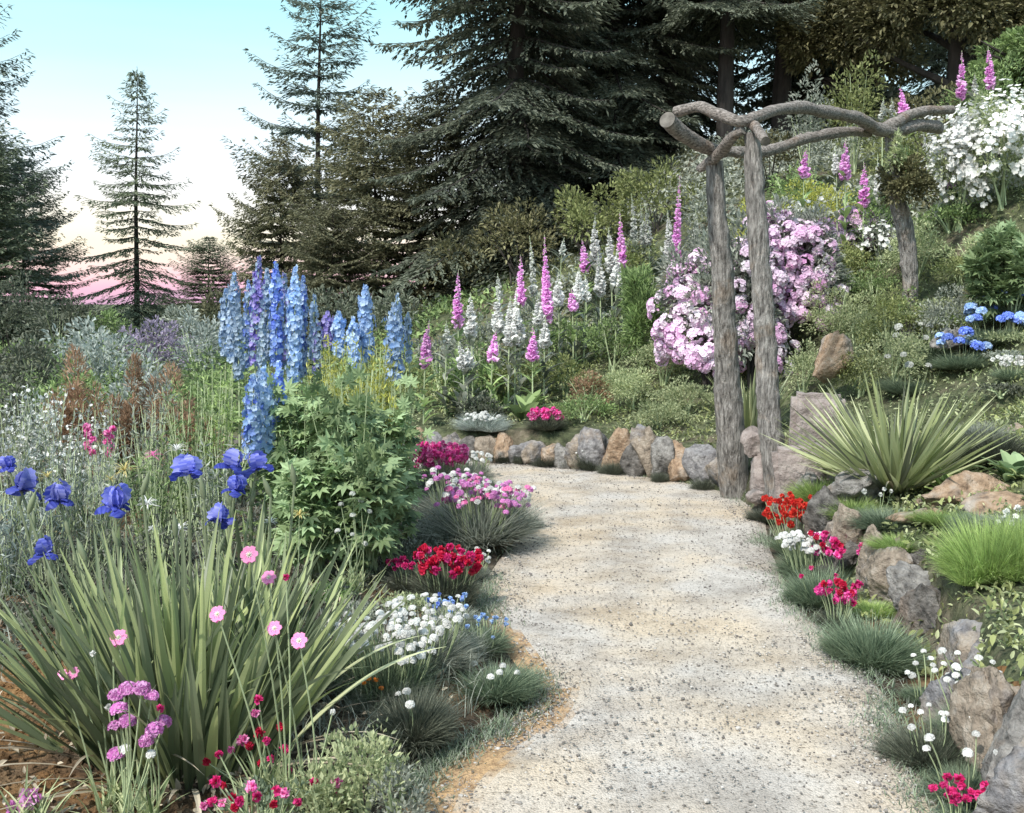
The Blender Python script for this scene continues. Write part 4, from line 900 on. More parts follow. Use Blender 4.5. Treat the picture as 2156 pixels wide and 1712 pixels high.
# dressed blocks
def block(name, label, c, dims, mk, rz=0, tilt=(0, 0), bev=.02, cat='stone block', group=None):
    import bmesh
    bm = bmesh.new(); bmesh.ops.create_cube(bm, size=1)
    for v in bm.verts: v.co = Vector((v.co.x * dims[0], v.co.y * dims[1], (v.co.z + .5) * dims[2]))
    bmesh.ops.bevel(bm, geom=bm.edges[:], offset=bev, segments=2, affect='EDGES'); bmesh.ops.subdivide_edges(bm, edges=bm.edges[:], cuts=8, use_grid_fill=True)
    P = np.array([v.co[:] for v in bm.verts]); nz_ = pnoise(P, 14, int(dims[0] * 1000) + int(dims[2] * 100)) * .016 + pnoise(P, 40, 3) * .004
    for v, q in zip(bm.verts, nz_): v.co += v.co.normalized() * q
    me = bpy.data.meshes.new(name); bm.to_mesh(me); bm.free(); me.materials.append(M_ROCK[mk]); me.shade_smooth()
    o = link(me, name, None, c, (tilt[0], tilt[1], rz)); return tag(o, label, cat, group) if label else o
q = A(1712, 7.5); block('stone_slab', 'pale pinkish upright stone slab between the post and the large yucca', (q.x, q.y, q.z - .12), (.36, .13, hgt(q, 826) + .12), 'pink', -.12, (0, .05), .035)
q = A(1690, 7.25); block('stone_step', 'low pale stone step in front of the pinkish slab', (q.x, q.y, q.z - .12), (.36, .2, hgt(q, 942) + .12), 'pink', -.2, (0, -.04), .035)
# two rough pale stones stacked between the front posts
rock('pale_stone', 'tall weathered pinkish stone standing between the two front posts', PT(1604, 1062, 8.0), (.085, .12, .19), 'pink', 61, .2, (0, -.08), None, 6, 4, 'stone', 0)
rock('pale_stone', 'rounded pinkish stone balanced on the tall one between the front posts', PT(1592, 965, 8.0), (.12, .12, .115), 'pink', 62, .3, (0, .1), None, 7, 4, 'stone', 0)
rock('pale_stone', 'small square stone at the foot of the tall pinkish one', PT(1588, 1062, 7.9), (.06, .07, .055), 'pink', 63, .3, (0, 0), None, 8, 4, 'stone', 0)
# ------------------------------------------------------------------ cushions with pompom flowers (foliage > , flower_stem > flower_head)
def cushion_mesh(n, r, h, wd, seed, lj=.35):
    mb = MB(); az = R(0, 6.28, n); rr = np.sqrt(rng.random(n)); P = np.stack([np.cos(az) * rr * r * .45, np.sin(az) * rr * r * .45, np.full(n, -.01)], 1)
    lean = rr * 1.35 + rng.normal(size=n) * .12; L = (h * np.cos(np.clip(lean, 0, 1.5)) + r * .9 * np.sin(np.clip(lean, 0, 1.5))) * R(.6, 1.1, n)
    blades(mb, P, az + rng.normal(size=n) * lj, lean * .8, lean + R(-.1, .5, n), L, wd, 3, twist=.8)
    return mb
def cushion_lumpy(k_):
    mb = cushion_mesh(2100, 1, .8, .022, 1, .35 + .25 * k_)
    for _ in range(4):
        q = cushion_mesh(420, R(.4, .65), R(.35, .6), .02, 1, .6); a = R(0, 6.28); d = R(.3, .8); n0 = mb.n
        for v in q.V: mb.V.append(v + np.array([math.cos(a) * d, math.sin(a) * d, 0]))
        mb.L += [l + n0 for l in q.L]; mb.T += q.T; mb.M += q.M; mb.R += q.R; mb.n += q.n
    return mb
CM = {k: [cushion_lumpy(v).mesh('cushion_' + k, G_[k]) for v in range(3)] for k in ('dark', 'cush', 'grey', 'fresh', 'silver')}
def head_mesh(kind, mk):
    mb = MB()
    if kind == 'pom':
        n = 46; d = sph(n); d[:, 2] = np.abs(d[:, 2]) * .9; d = nrm(d); a, b, c = frame(d); mb.inst(T_FLOR, d * .75 * np.array([1, 1, .7]), a, b, c, R(.35, .55, n)); V, Fc = T_ICO1; mb.add(V * .62 * np.array([1, 1, .6]), Fc, 0, .3)
    elif kind == 'disc':
        mb.inst(T_FLAT, np.zeros((1, 3)), np.array([[0, -.85, .53]]), np.array([[1., 0, 0]]), np.array([[0, .53, .85]]), np.array([1.])); 
        n = 7; a_ = np.arange(n) * 6.28 / n; d = np.stack([np.cos(a_), np.sin(a_) * .53, np.sin(a_) * .85], 1); a, b, c = frame(d, np.array([0, -.85, .53])); mb.inst(T_LEAF, d * .15, a, b, c, np.array([[.95, .8, .9]] * n)); V, Fc = T_ICO1; mb.add(V * .2 + np.array([0, -.12, .06]), Fc, 1, .9); n = 9; a_ = np.arange(n) * 6.28 / n; d = np.stack([np.cos(a_), np.sin(a_) * .53, np.sin(a_) * .85], 1); a, b, c = frame(d, np.array([0, -.85, .53])); mb.inst(T_DIA, d * .12 + np.array([0, -.12, .07]), a, b, c, np.array([[.3, .12, .3]] * n), 2)
    elif kind == 'spider':
        n = 26; d = sph(n); d[:, 2] = d[:, 2] * .6 + .3; blades(mb, np.zeros((n, 3)), R(0, 6.28, n), R(.3, 1.6, n), R(1.5, 2.6, n), R(.8, 1.2, n), .10, 5)
    elif kind == 'cup':
        n = 14; d = sph(n); d[:, 2] = np.abs(d[:, 2]) + .2; a, b, c = frame(d); mb.inst(T_LEAF, d * .1, a, b, c, np.array([[1., .95, 1.]] * n)); d = sph(8); a, b, c = frame(d); mb.inst(T_FLOR, d * .4, a, b, c, R(.5, .8, 8))
    return mb.mesh(kind + '_head', [G_[mk], G_['stem'], G_['p_white']])
HM = {}
def head(kind, mk):
    if (kind, mk) not in HM: HM[(kind, mk)] = head_mesh(kind, mk)
    return HM[(kind, mk)]
stm = MB(); tube(stm, spline([(0, 0, 0), (.03, .01, .5), (.0, .0, 1)], 7), np.linspace(.010, .007, 7), 4); ME_STEM = stm.mesh('flower_stem', G_['stem'])
def flower(parent, base, tip, kind, mk, hs, th_=.25, sname='flower_stem'):
    base, tip = Vector(base), Vector(tip); v = tip - base; L = max(v.length, .01)
    s = link(ME_STEM, sname, parent, base); z_ = v.normalized(); x_ = Vector((0, 1, 0)).cross(z_).normalized(); y_ = z_.cross(x_); s.rotation_euler = Matrix((x_, y_, z_)).transposed().to_euler(); s.scale = (th_, th_, L)
    h = link(head(kind, mk), 'flower_head', s, (0, 0, 1), None, (hs / th_, hs / th_, hs / L)); h.rotation_euler = (0, 0, R(0, 6.28) if kind != 'disc' else 0)
    return s
def cushion(label, px, py, rw, mk, h=.75, nfl=0, kind='pom', fk='p_white', hs=.013, fh=.12, spread=1., name='thrift_cushion', cat='plant', group='flower cushions along the path', Y=None, fspan=None):
    p = G(px, py) if Y is None else A(px, Y); r = rw * 1.12 / F * p.y
    o = thing(name, label, cat, (p.x, p.y, p.z), group); f = link(CM[mk][int(R(0, 3))], 'foliage', o, None, (R(-.12, .12), R(-.12, .12), R(0, 6.28)), (r * R(.85, 1.2), r * R(.8, 1.1), r * h * R(.85, 1.2)))
    for k in range(nfl):
        a = R(0, 6.28); q = math.sqrt(R(0, 1)) * spread; bx, by = math.cos(a) * q * r * .6, math.sin(a) * q * r * .6
        z = r * h * .45 * (1 - .4 * q * q); L = fh * R(.6, 1.15)
        flower(o, (bx, by, z * .6), (bx + math.cos(a) * q * L * .45, by + math.sin(a) * q * L * .35, z + L), kind, fk if not isinstance(fk, tuple) else fk[int(R(0, len(fk)))], hs * R(.75, 1.2))
    return o
for args in [
 # label, px, py(ground), half width, mat, h, nfl, kind, colour, head, stem
 ('dark dense thrift cushion with two white heads beside the path', 872, 1560, 88, 'dark', .95, 3, 'pom', 'p_white', .016, .10),
 ('wide green thrift cushion jutting furthest into the path', 1040, 1470, 92, 'cush', .7, 5, 'pom', 'p_white', .014, .06),
 ('thrift cushion crowded with white pompoms left of the jutting one', 820, 1470, 95, 'cush', .8, 80, 'pom', 'p_white', .016, .19),
 ('rear white flowered thrift behind the crowded one', 900, 1400, 80, 'grey', .8, 55, 'pom', 'p_white', .015, .17),
 ('left white thrift next to the broad bending iris blade', 745, 1440, 60, 'grey', .8, 36, 'pom', 'p_white', .015, .17),
 ('small cushion with faded orange heads in front of the white thrift', 780, 1500, 38, 'grey', .8, 5, 'pom', 'p_orng', .010, .09),
 ('green cushion mixed with little blue flowers at the path edge', 1010, 1370, 62, 'cush', .8, 14, 'cup', 'p_blue', .011, .08),
 ('cushion topped with blue flowers below the crimson ones', 950, 1320, 45, 'grey', .8, 18, 'cup', ('p_blue', 'p_deep'), .013, .09),
 ('cushion of crimson flowers on the left of the path', 938, 1262, 70, 'dark', .9, 75, 'cup', ('p_crim', 'p_crim', 'p_mag'), .024, .15),
 ('crimson flowers left of the crimson cushion', 860, 1240, 45, 'dark', .8, 12, 'cup', 'p_mag', .018, .10),
 ('small white thrift behind the crimson cushion', 995, 1215, 32, 'grey', .8, 16, 'pom', 'p_white', .013, .10),
 ('big lilac and white thrift cushion at the narrow of the path', 1010, 1140, 98, 'grey', .8, 120, 'pom', ('p_pink', 'p_pink', 'p_white', 'p_pink', 'p_rose'), .022, .23),
 ('left lilac and white thrift behind the big lilac one', 945, 1090, 60, 'grey', .8, 46, 'pom', ('p_pink', 'p_white'), .021, .22),
 ('right lilac thrift leaning over the gravel', 1070, 1115, 48, 'dark', .8, 40, 'pom', ('p_pink', 'p_white', 'p_pink'), .021, .20),
 ('grey tuft without flowers right of the lilac thrift', 1105, 1118, 34, 'dark', .8, 0, 'pom', 'p_white', .018, .1),
 ('mound of hot pink flowers at the far turn of the path', 925, 1032, 60, 'grey', 1.0, 150, 'cup', ('p_hot', 'p_rose', 'p_hot'), .027, .22),
 ('white flowers right of the hot pink mound', 990, 1010, 42, 'grey', .8, 50, 'pom', 'p_white', .019, .15),
 ('small green tuft between the white flowers and the gravel', 1015, 1030, 28, 'cush', .9, 2, 'pom', 'p_white', .012, .05),
 ('white thrift low behind the lilac cushion', 990, 1060, 50, 'cush', .7, 36, 'pom', 'p_white', .015, .11),
 ('mound of white flowers on top of the far edging', 1015, 905, 46, 'silver', .6, 55, 'pom', 'p_white', .020, .09),
 ('magenta flower mound on top of the edging', 1148, 905, 40, 'dark', .7, 48, 'cup', ('p_hot', 'p_rose', 'p_hot'), .030, .11),
 # right side
 ('scarlet flowers against the brown rock', 1672, 1170, 45, 'cush', .7, 60, 'cup', 'p_red', .021, .27),
 ('white thrift in front of the scarlet flowers', 1700, 1215, 55, 'cush', .7, 95, 'pom', 'p_white', .018, .17),
 ('magenta flowers right of the white thrift', 1770, 1230, 48, 'cush', .7, 50, 'cup', ('p_mag', 'p_crim', 'p_hot'), .024, .20),
 ('dark green cushion under the white thrift', 1728, 1278, 68, 'cush', .95, 3, 'cup', 'p_mag', .014, .10),
 ('sprawling magenta flowers between the two dark cushions', 1762, 1315, 36, 'dark', .6, 28, 'cup', ('p_mag', 'p_crim', 'p_hot'), .021, .15),
 ('large blue green cushion under the dark upright rock', 1838, 1405, 88, 'cush', 1.0, 0, 'pom', 'p_white', .016, .1),
 ('dark cushion with tall white pompoms in the lower right', 1960, 1620, 84, 'dark', .95, 9, 'pom', 'p_white', .012, .16),
 ('dark tuft with white pompoms beneath the large boulder', 2050, 1570, 70, 'cush', .9, 12, 'pom', 'p_white', .012, .18),
 ('sparse white thrift under the pale upright rock', 1950, 1480, 44, 'cush', .6, 10, 'pom', 'p_white', .013, .14),
 ('white thrift against the large boulder', 2060, 1500, 36, 'cush', .6, 10, 'pom', 'p_white', .013, .17),
 ('grey green tuft in the bottom right corner', 2030, 1690, 70, 'cush', .8, 7, 'pom', 'p_white', .015, .15),
 ('magenta flowers lowest at the bottom right', 2015, 1745, 40, 'cush', .7, 16, 'cup', 'p_mag', .017, .10),
 ('dark weed tuft at the foot of the grey rock by the post', 1610, 1100, 34, 'dark', .7, 3, 'pom', 'p_white', .012, .06),
 ]:
    cushion(*args)
for (px, py, rw, lb) in [(1010, 968, 22, 'leftmost of the grey tufts below the edging'), (1052, 975, 24, 'second grey tuft below the edging from the left'), (1100, 978, 20, 'third grey tuft below the edging from the left'),
  (1150, 985, 26, 'fourth grey tuft below the edging from the left'), (1190, 984, 20, 'fifth grey tuft below the edging, right of the middle stones'), (1240, 990, 30, 'grey tuft below the edging with tiny white flowers'),
  (1290, 1002, 26, 'grey tuft below the edging before the taller stones'), (1480, 1035, 24, 'dry tuft at the foot of the last edging stones'), (1390, 1018, 20, 'small dry tuft under the tall edging stones')]:
    p = G(px, py); cushion(lb, px, py, rw, 'dark', 1.1, 8 if 'tiny' in lb else 0, 'pom', 'p_white', .010, .12, group='grey tufts at the foot of the edging')
# tufts on the right bank
for (px, Y, rw, h, mk, lb) in [(2080, 4.75, 95, 1.5, 'fresh', 'large pale green tussock of thin grass over the right rocks'), (2150, 4.7, 70, 1.6, 'fresh', 'pale green tussock cut by the right edge'),
   (1720, 6.85, 50, .8, 'fresh', 'yellow green tuft on top of the wall by the post'), (1795, 6.3, 45, .8, 'fresh', 'short green tuft left of the yucca foot'), (1860, 5.85, 60, .5, 'cush', 'flat green cushion in front of the yucca'),
   (1890, 5.5, 60, .45, 'fresh', 'bright green creeping cushion above the sloping brown rock'), (1980, 5.6, 60, .5, 'fresh', 'creeping cushion between the ochre stones'), (2060, 5.3, 60, .6, 'cush', 'green cushion behind the black slab'),
   (2130, 5.2, 60, .7, 'grey', 'grey cushion at the right edge above the tussock'), (2100, 6.6, 70, .8, 'dark', 'dark cushion right of the yucca'), (1840, 5.25, 40, .8, 'fresh', 'pale green tuft hanging over the brown rock face'),
   (2060, 7.0, 60, .8, 'grey', 'grey tuft behind the orange flaking rock')]:
    cushion(lb, px, 0, rw, mk, h, 0, Y=Y, group='tufts on the rock garden', name='grass_tuft')
for (px, Y, n, lb) in [(1840, 6.3, 4, 'few small white daisies at the foot of the yucca'), (1790, 6.5, 3, 'white daisies left of the yucca foot'), (2130, 8.2, 22, 'white flowers at the right edge under the blue ones'), (2140, 5.1, 6, 'white flower heads above the tussock at the right edge')]:
    cushion(lb, px, 0, 34, 'cush', .6, n, 'cup', 'p_white', .016 if n < 10 else .022, .12, Y=Y, name='daisy_plant', group=None)
for (px, Y, n, fk, kind, hs, lb) in [(2020, 9.0, 12, ('p_blue', 'p_deep', 'p_blue'), 'pom', .052, 'blue round flowers on the bank above the yucca'), (2090, 9.1, 13, ('p_blue', 'p_deep'), 'pom', .048, 'blue round flowers beside the right edge'),
    (2145, 9.3, 12, ('p_blue', 'p_deep'), 'pom', .046, 'blue round flowers cut by the right edge'),
    (2110, 9.9, 14, 'p_grey', 'pom', .036, 'pale grey globe flowers above the blue ones'), (1950, 9.5, 7, 'p_grey', 'pom', .034, 'pale globe flowers behind the yucca tips'), (1905, 9.0, 4, 'p_grey', 'pom', .034, 'tall pale globe flowers before the rear post')]:
    cushion(lb, px, 0, 55, 'cush', .6, n, kind, fk, hs, .22 if 'blue' in lb else .3, 1.3, Y=Y, name='globe_flower_plant', group=None)

# ------------------------------------------------------------------ left bed
GL = 'shrubs at the back of the left bed'
for (px, py, Y, rw, mk, lb) in [(20, 560, 17, 90, 'firdark', 'tall dark shrub at the left edge under the spruces'), (125, 600, 16, 70, 'dark', 'tall dusky shrub under the broad spruce'), (215, 640, 16.5, 60, 'green', 'dusky shrub just left of the lone spruce trunk'),
   (390, 625, 15.5, 60, 'grey', 'feathery dusky shrub right of the lone spruce trunk'), (450, 590, 16, 50, 'fir', 'dark bush behind the leftmost delphiniums'), (60, 700, 12, 90, 'dark', 'dark shrub low at the left edge'), (240, 690, 12, 80, 'silver', 'grey leaved shrub below the lone spruce')]:
    bush('shrub', lb, px, py, Y, rw, None, mk, .065, group=GL, lj=.5)
for (px, py, Y, rw, mk, ls, tpl, asp, lb) in [
   (190, 668, 13.5, 85, 'silver', .075, T_LEAF, .55, 'silvery shrub with round leaves below the left spruces'),
   (330, 672, 14, 80, 'mauve', .06, T_LEAF, .5, 'lavender tinted shrub under the lone spruce'),
   (420, 650, 13.5, 70, 'silver', .06, T_LEAF, .5, 'grey green shrub just left of the delphiniums'),
   (80, 720, 13, 80, 'firdark', .06, T_LEAF, .5, 'dark shrub at the left edge below the spruces'),
   (150, 770, 10.5, 75, 'green', .06, T_LEAF, .5, 'green shrub in front of the silvery one'),
   (300, 745, 10.5, 90, 'silver', .05, T_LEAF, .5, 'silver leaved plant in the middle of the left bed'),
   (430, 730, 9.6, 65, 'green', .05, T_LEAF, .5, 'green plant at the left foot of the delphiniums'),
   (30, 810, 10, 70, 'dark', .05, T_LEAF, .5, 'dark low shrub at the left picture edge')]:
    bush('shrub', lb, px, py, Y, rw, None, mk, ls, tpl, group=GL, asp=asp, lj=.5)
for (px, py, Y, rw, lb) in [(165, 765, 7.6, 62, 'rusty seeding plant left in the bed'), (370, 775, 7.4, 66, 'rusty seeding plant before the delphiniums'), (265, 805, 7.4, 50, 'thin rusty plant between the other two')]:
    bush('rust_plant', lb, px, py, Y, rw, None, 'rust', .045, T_DIA, asp=.22, cat='plant', n=5200, up=.8, group='rusty plants of the left bed', jag=.5)
def feathery(label, px, py, Y, rw, mk='grey', ns=34, lf=26, fl=None, name='feathery_plant', group='feathery plants of the left bed', leaf=.05, cat='plant', hs=.012, fz=.6):
    p = A(px, Y); H = hgt(p, py); r = rw / F * Y; o = thing(name, label, cat, p, group); st = MB(); lm = MB(); fm = MB()
    for _ in range(ns):
        a = R(0, 6.28); q = math.sqrt(R(0, 1)) * r; h = H * R(.6, 1.08)
        C = spline([(math.cos(a) * q * .35, math.sin(a) * q * .35, 0), (math.cos(a) * q * .7, math.sin(a) * q * .7, h * .5), (math.cos(a) * q * 1.1 + R(-.04, .04), math.sin(a) * q * 1.1, h)], 12)
        tube(st, C, np.linspace(.004, .0015, 12), 3, cap=False, rnd=R(0, 1))
        k = rng.integers(2, 12, lf); P = C[np.minimum(k, 11)] + rng.normal(size=(lf, 3)) * .006; d = sph(lf) + np.array([0, 0, .9]); a_, b_, c_ = frame(d)
        L = leaf * R(.5, 1.2, lf); lm.inst(T_DIA, P, a_, b_, c_, np.stack([L, L * .2, L], 1))
        if fl and R(0, 1) < .8:
            m = 9; P = C[rng.integers(int(12 * fz), 12, m)] + rng.normal(size=(m, 3)) * .02; a_, b_, c_ = frame(sph(m)); fm.inst(T_FLOR, P, a_, b_, c_, hs * R(.7, 1.3, m))
    st.build('stems', G_['stem'], o); lm.build('foliage', G_[mk], o)
    if fl: q = fm.build('flowers', G_[fl], o); q['kind'] = 'stuff'
    return o
for a in [('white flowered feathery plant at the left edge', 30, 860, 6.6, 55, 'grey', 40, 26, 'p_white'), ('white flowered feathery plant, tallest in its group', 85, 835, 6.9, 60, 'silver', 46, 26, 'p_white'),
   ('white flowered feathery plant left of the pink phloxes', 145, 870, 6.6, 50, 'grey', 40, 26, 'p_white'), ('white flowers between the two pink phloxes', 215, 870, 6.1, 26, 'grey', 14, 20, 'p_white'),
   ('grey feathery plant beneath the rusty ones', 260, 850, 7.3, 70, 'grey', 46, 26), ('tall grey feathery plant in the middle of the left bed', 330, 840, 6.7, 65, 'grey', 46, 28),
   ('dark feathery plant left of the near delphiniums', 400, 830, 6.5, 60, 'green', 46, 28), ('yellow green feathery plant beside the near delphiniums', 455, 800, 6.6, 40, 'fresh', 34, 28),
   ('feathery plant below the pink phloxes', 200, 960, 5.7, 70, 'grey', 44, 26), ('feathery plant behind the second iris', 110, 960, 5.6, 70, 'silver', 44, 26), ('feathery plant at the left edge under the iris', 20, 1040, 5.2, 70, 'silver', 40, 26),
   ('feathery plant behind the middle iris', 320, 960, 5.7, 60, 'green', 40, 26), ('feathery plant left of the palmate plant', 450, 940, 5.7, 60, 'grey', 40, 26), ('low feathery plant behind the iris leaves', 340, 1090, 5.0, 70, 'dark', 40, 26),
   ('low feathery plant left behind the iris leaves', 130, 1130, 4.8, 80, 'dark', 44, 26)]:
    feathery(*a)
for (px, py, Y, rw, lb) in [(700, 735, 7.4, 42, 'yellow green frothy plant below the violet delphinium'), (770, 760, 7.2, 50, 'yellow green frothy plant in the centre'), (800, 730, 7.3, 26, 'narrow yellow green spire by the widest delphinium'), (735, 800, 6.6, 66, 'wide yellow green plant above the palmate leaves'), (800, 830, 6.5, 50, 'yellow green tuft on top of the right palmate plant')]:
    feathery(lb, px, py, Y, rw, 'yellow', 50, 40, None, 'frothy_plant', 'yellow green plants under the delphiniums')
def palmate(label, px, py, Y, rw, n, ls, mk='mint', group='palmate plants of the left bed'):
    p = A(px, Y); H = hgt(p, py); r = rw / F * Y; o = thing('palmate_plant', label, 'plant', p, group); st = MB(); lm = MB()
    for k in range(9):
        a = R(0, 6.28); q = R(.1, .8) * r; n = n if k else int(n * 1.05); C = spline([(R(-.05, .05), R(-.05, .05), 0), (math.cos(a) * q * .5, math.sin(a) * q * .5, H * .5), (math.cos(a) * q, math.sin(a) * q, H * R(.8, 1.02))], 14); tube(st, C, np.linspace(.008, .003, 14), 5)
    az = R(0, 6.28, n); z = R(.12, 1, n) ** .8; rad = r * R(.2, 1.15, n) * np.clip(1.25 - z * .6, 0, 1); P = np.stack([np.cos(az) * rad, np.sin(az) * rad, z * H], 1)
    d = np.stack([np.cos(az), np.sin(az), R(-.35, .25, n)], 1) + rng.normal(size=(n, 3)) * .25; a_, b_, c_ = frame(d, np.stack([R(-.3, .3, n), R(-.9, .1, n), np.ones(n)], 1)); lm.inst(T_PALM, P, a_, b_, c_, ls * .74 * R(.5, 1.3, n))
    for k in range(16):
        a = R(0, 6.28); q = R(.5, 1.25) * r; C = spline([(0, 0, 0), (math.cos(a) * q * .6, math.sin(a) * q * .6, H * .6), (math.cos(a) * q, math.sin(a) * q, H * R(.55, 1.22))], 14); tube(st, C, np.linspace(.006, .002, 14), 5)
        m = 9; i_ = rng.integers(6, 14, m); P = C[i_] + rng.normal(size=(m, 3)) * .03; d = P - C[7] + rng.normal(size=(m, 3)) * .08 + np.array([0, -.05, 0]); a_, b_, c_ = frame(d, np.stack([R(-.3, .3, m), R(-.9, .1, m), np.ones(m)], 1)); lm.inst(T_PALM, P, a_, b_, c_, ls * R(.35, .8, m), 0, R(.1, .9, m))
    st.build('stems', G_['stem'], o); lm.build('foliage', G_[mk], o)
for a in [('tall palmate plant right below the near delphiniums', 640, 840, 6.2, 85, 330, .10), ('palmate plant in the middle, under the frothy yellow green one', 740, 860, 6.0, 85, 340, .10), ('palmate plant leaning over toward the hot pink mound', 815, 865, 6.4, 65, 250, .095),
   ('lower palmate plant with large leaves above the crimson flowers', 780, 960, 5.6, 80, 200, .115), ('palmate plant left of the lower one', 670, 970, 5.6, 75, 190, .105, 'mint')]:
    palmate(*a)
# blue irises, each on its own stalk
def petal(mb, az, l0, l1, L, w, rnd, z0=0., mat_=0):
    blades(mb, np.array([[0, 0, z0]]), az, l0, l1, L * R(.85, 1.1), w * R(.85, 1.15), 12, mat_, np.array([rnd]), fold=R(-.4, .1), twist=.35, jit=.16, prof=lambda t: np.sin(np.pi * np.clip(t * .86 + .06, 0, 1)) ** .7 * (1 + .16 * np.sin(t * 31 + az)))
def bloom_mesh(seed):
    mb = MB()
    for k in range(3):
        a = k * 2.094 + seed; petal(mb, a, .75, -.95, .092, .064, R(.55, 1)); petal(mb, a + .5, .55, -.6, .078, .045, R(.5, 1)); petal(mb, a + 1.05, 1.15, 3.1, .088, .060, R(0, .4), .003); petal(mb, a + .7, 1.0, 2.6, .06, .03, R(.2, .7), .008); petal(mb, a + 1.05, .9, 1.8, .04, .022, R(.5, .9), .012)
    return mb.mesh('iris_bloom', G_['p_iris'], True)
BL = [bloom_mesh(s_) for s_ in range(7)]
def bud(mb, z, s_=1., mat_=0):
    n = 8; V = []; 
    for (zz3, r) in ((0, .005), (.018, .010), (.045, .008), (.07, .001)):
        for i_ in range(n): t = 6.283 * i_ / n; V.append((r * s_ * math.cos(t), r * s_ * math.sin(t), z + zz3 * s_))
    i_ = np.arange(n); mb.add(V, np.concatenate([np.stack([k * n + i_, k * n + (i_ + 1) % n, (k + 1) * n + (i_ + 1) % n, (k + 1) * n + i_], 1) for k in range(3)]), mat_)
def iris(label, px, py, Y, bx, sc=1., bl=True):
    base = A(bx, Y); top_ = PT(px, py, Y); v = top_ - base; o = thing('iris', label, 'iris', base, 'blue irises' if bl else 'green iris bud stalks')
    L = v.z; C = spline([(0, 0, -.02), (v.x * .35, 0, L * .5), (v.x, 0, L)], 14); mb = MB(); tube(mb, C, np.linspace(.006, .005, 14), 6); mb.build('stem', G_['iris'], o)
    mb = MB(); k = 3; blades(mb, np.array([C[3], C[7], C[10]]), R(0, 6.28, k), .1, .25, np.array([.2, .12, .08]), .018, 5); mb.build('sheath_leaf', G_['iris'], o)
    if bl:
        b = link(BL[int(R(0, 7))], 'bloom', o, C[-1], (R(-.35, .35), R(-.3, .3), R(0, 6.28)), sc * .92)
    mb = MB(); bud(mb, 0, 1.1 if bl else 1.3); q = mb.build('bud', G_['iris'], o, True, C[10] if bl else C[-1]); q.rotation_euler = (0, R(-.4, .4), 0)
    return o
for (px, py, Y, bx, sc, lb) in [(45, 1035, 4.35, 130, 1.15, 'large blue iris, leftmost of the full blooms'), (18, 985, 4.7, 90, .7, 'small dark iris tucked above the leftmost bloom'), (125, 1055, 4.4, 190, 1.05, 'blue iris second from the left edge'),
   (242, 1072, 4.2, 260, 1.2, 'large violet blue iris left of the centre of the clump'), (95, 1170, 4.0, 130, .85, 'low blue iris near the left edge'), (400, 998, 4.6, 400, 1.1, 'blue iris left of the near delphiniums'),
   (487, 985, 4.7, 480, 1.05, 'blue iris beneath the near delphiniums'), (540, 990, 4.8, 500, 1.05, 'rightmost blue iris at the foot of the delphiniums'), (494, 1035, 4.5, 470, .85, 'smaller dark iris under the pair below the delphiniums'), (463, 1100, 4.3, 450, .95, 'blue iris lowest in the middle of the clump')]:
    iris(lb, px, py, Y, bx, sc)
for (px, py, Y, bx, lb) in [(300, 1040, 4.2, 330, 'tall green bud right of the large violet iris'), (180, 1180, 4.1, 200, 'green bud stalk below the second iris'), (330, 1205, 4.0, 340, 'green bud stalk in the middle of the clump'), (430, 1050, 4.4, 440, 'green bud stalk beside the blue iris'),
   (570, 1045, 4.5, 560, 'green bud stalk at the right of the clump'), (620, 1020, 4.6, 600, 'green bud stalk against the palmate leaves'), (240, 1230, 4.0, 250, 'short bud stalk left of the middle'), (60, 1080, 4.2, 140, 'bud stalk under the leftmost iris'), (370, 1130, 4.2, 380, 'bud stalk left of the lowest middle iris')]:
    iris(lb, px, py, Y, bx, 1, False)
def stalks(label, px, py, Y, items, name='campion', cat='plant', group=None, hs=.02, mk='stem', foliage=True, spread=.05):
    """one rooted plant at (px,py); items: (px, py, head kind, colour, size)"""
    p = G(px, py) if Y is None else A(px, Y); o = thing(name, label, cat, p, group)
    for (x, y, kd, fk, s_) in items:
        t = PT(x, y, p.y + R(-.05, .05)) - p; flower(o, (R(-spread, spread), R(-spread, spread), -.01), t, kd, fk, s_, .28)
    if foliage:
        mb = MB(); n = 46; P = np.stack([R(-spread, spread, n), R(-spread, spread, n), np.zeros(n)], 1); blades(mb, P, R(0, 6.28, n), R(.1, .9, n), R(.4, 1.5, n), R(.06, .2, n), .011, 5); mb.build('foliage', G_['sage'], o)
    return o
GC = 'rose campions in front of the iris clump'
stalks('campion with round rose flowers highest before the iris leaves', 600, 0, 3.12, [(525, 1168, 'disc', 'p_rose', .025), (566, 1216, 'disc', 'p_rose', .021), (602, 1217, 'cup', 'p_mag', .012), (458, 1293, 'disc', 'p_rose', .023)], group=GC)
stalks('campion with rose flowers at the right of the iris clump', 640, 0, 3.12, [(578, 1323, 'disc', 'p_rose', .021), (630, 1349, 'disc', 'p_rose', .023), (700, 1500, 'cup', 'p_white', .010)], group=GC)
stalks('campion with small rose flowers at the left side of the iris clump', 240, 0, 3.12, [(250, 1343, 'disc', 'p_rose', .025), (238, 1358, 'cup', 'p_rose', .012), (196, 1377, 'cup', 'p_white', .010), (130, 1422, 'disc', 'p_rose', .017), (155, 1417, 'disc', 'p_rose', .017), (228, 1490, 'cup', 'p_white', .011)], group=GC)
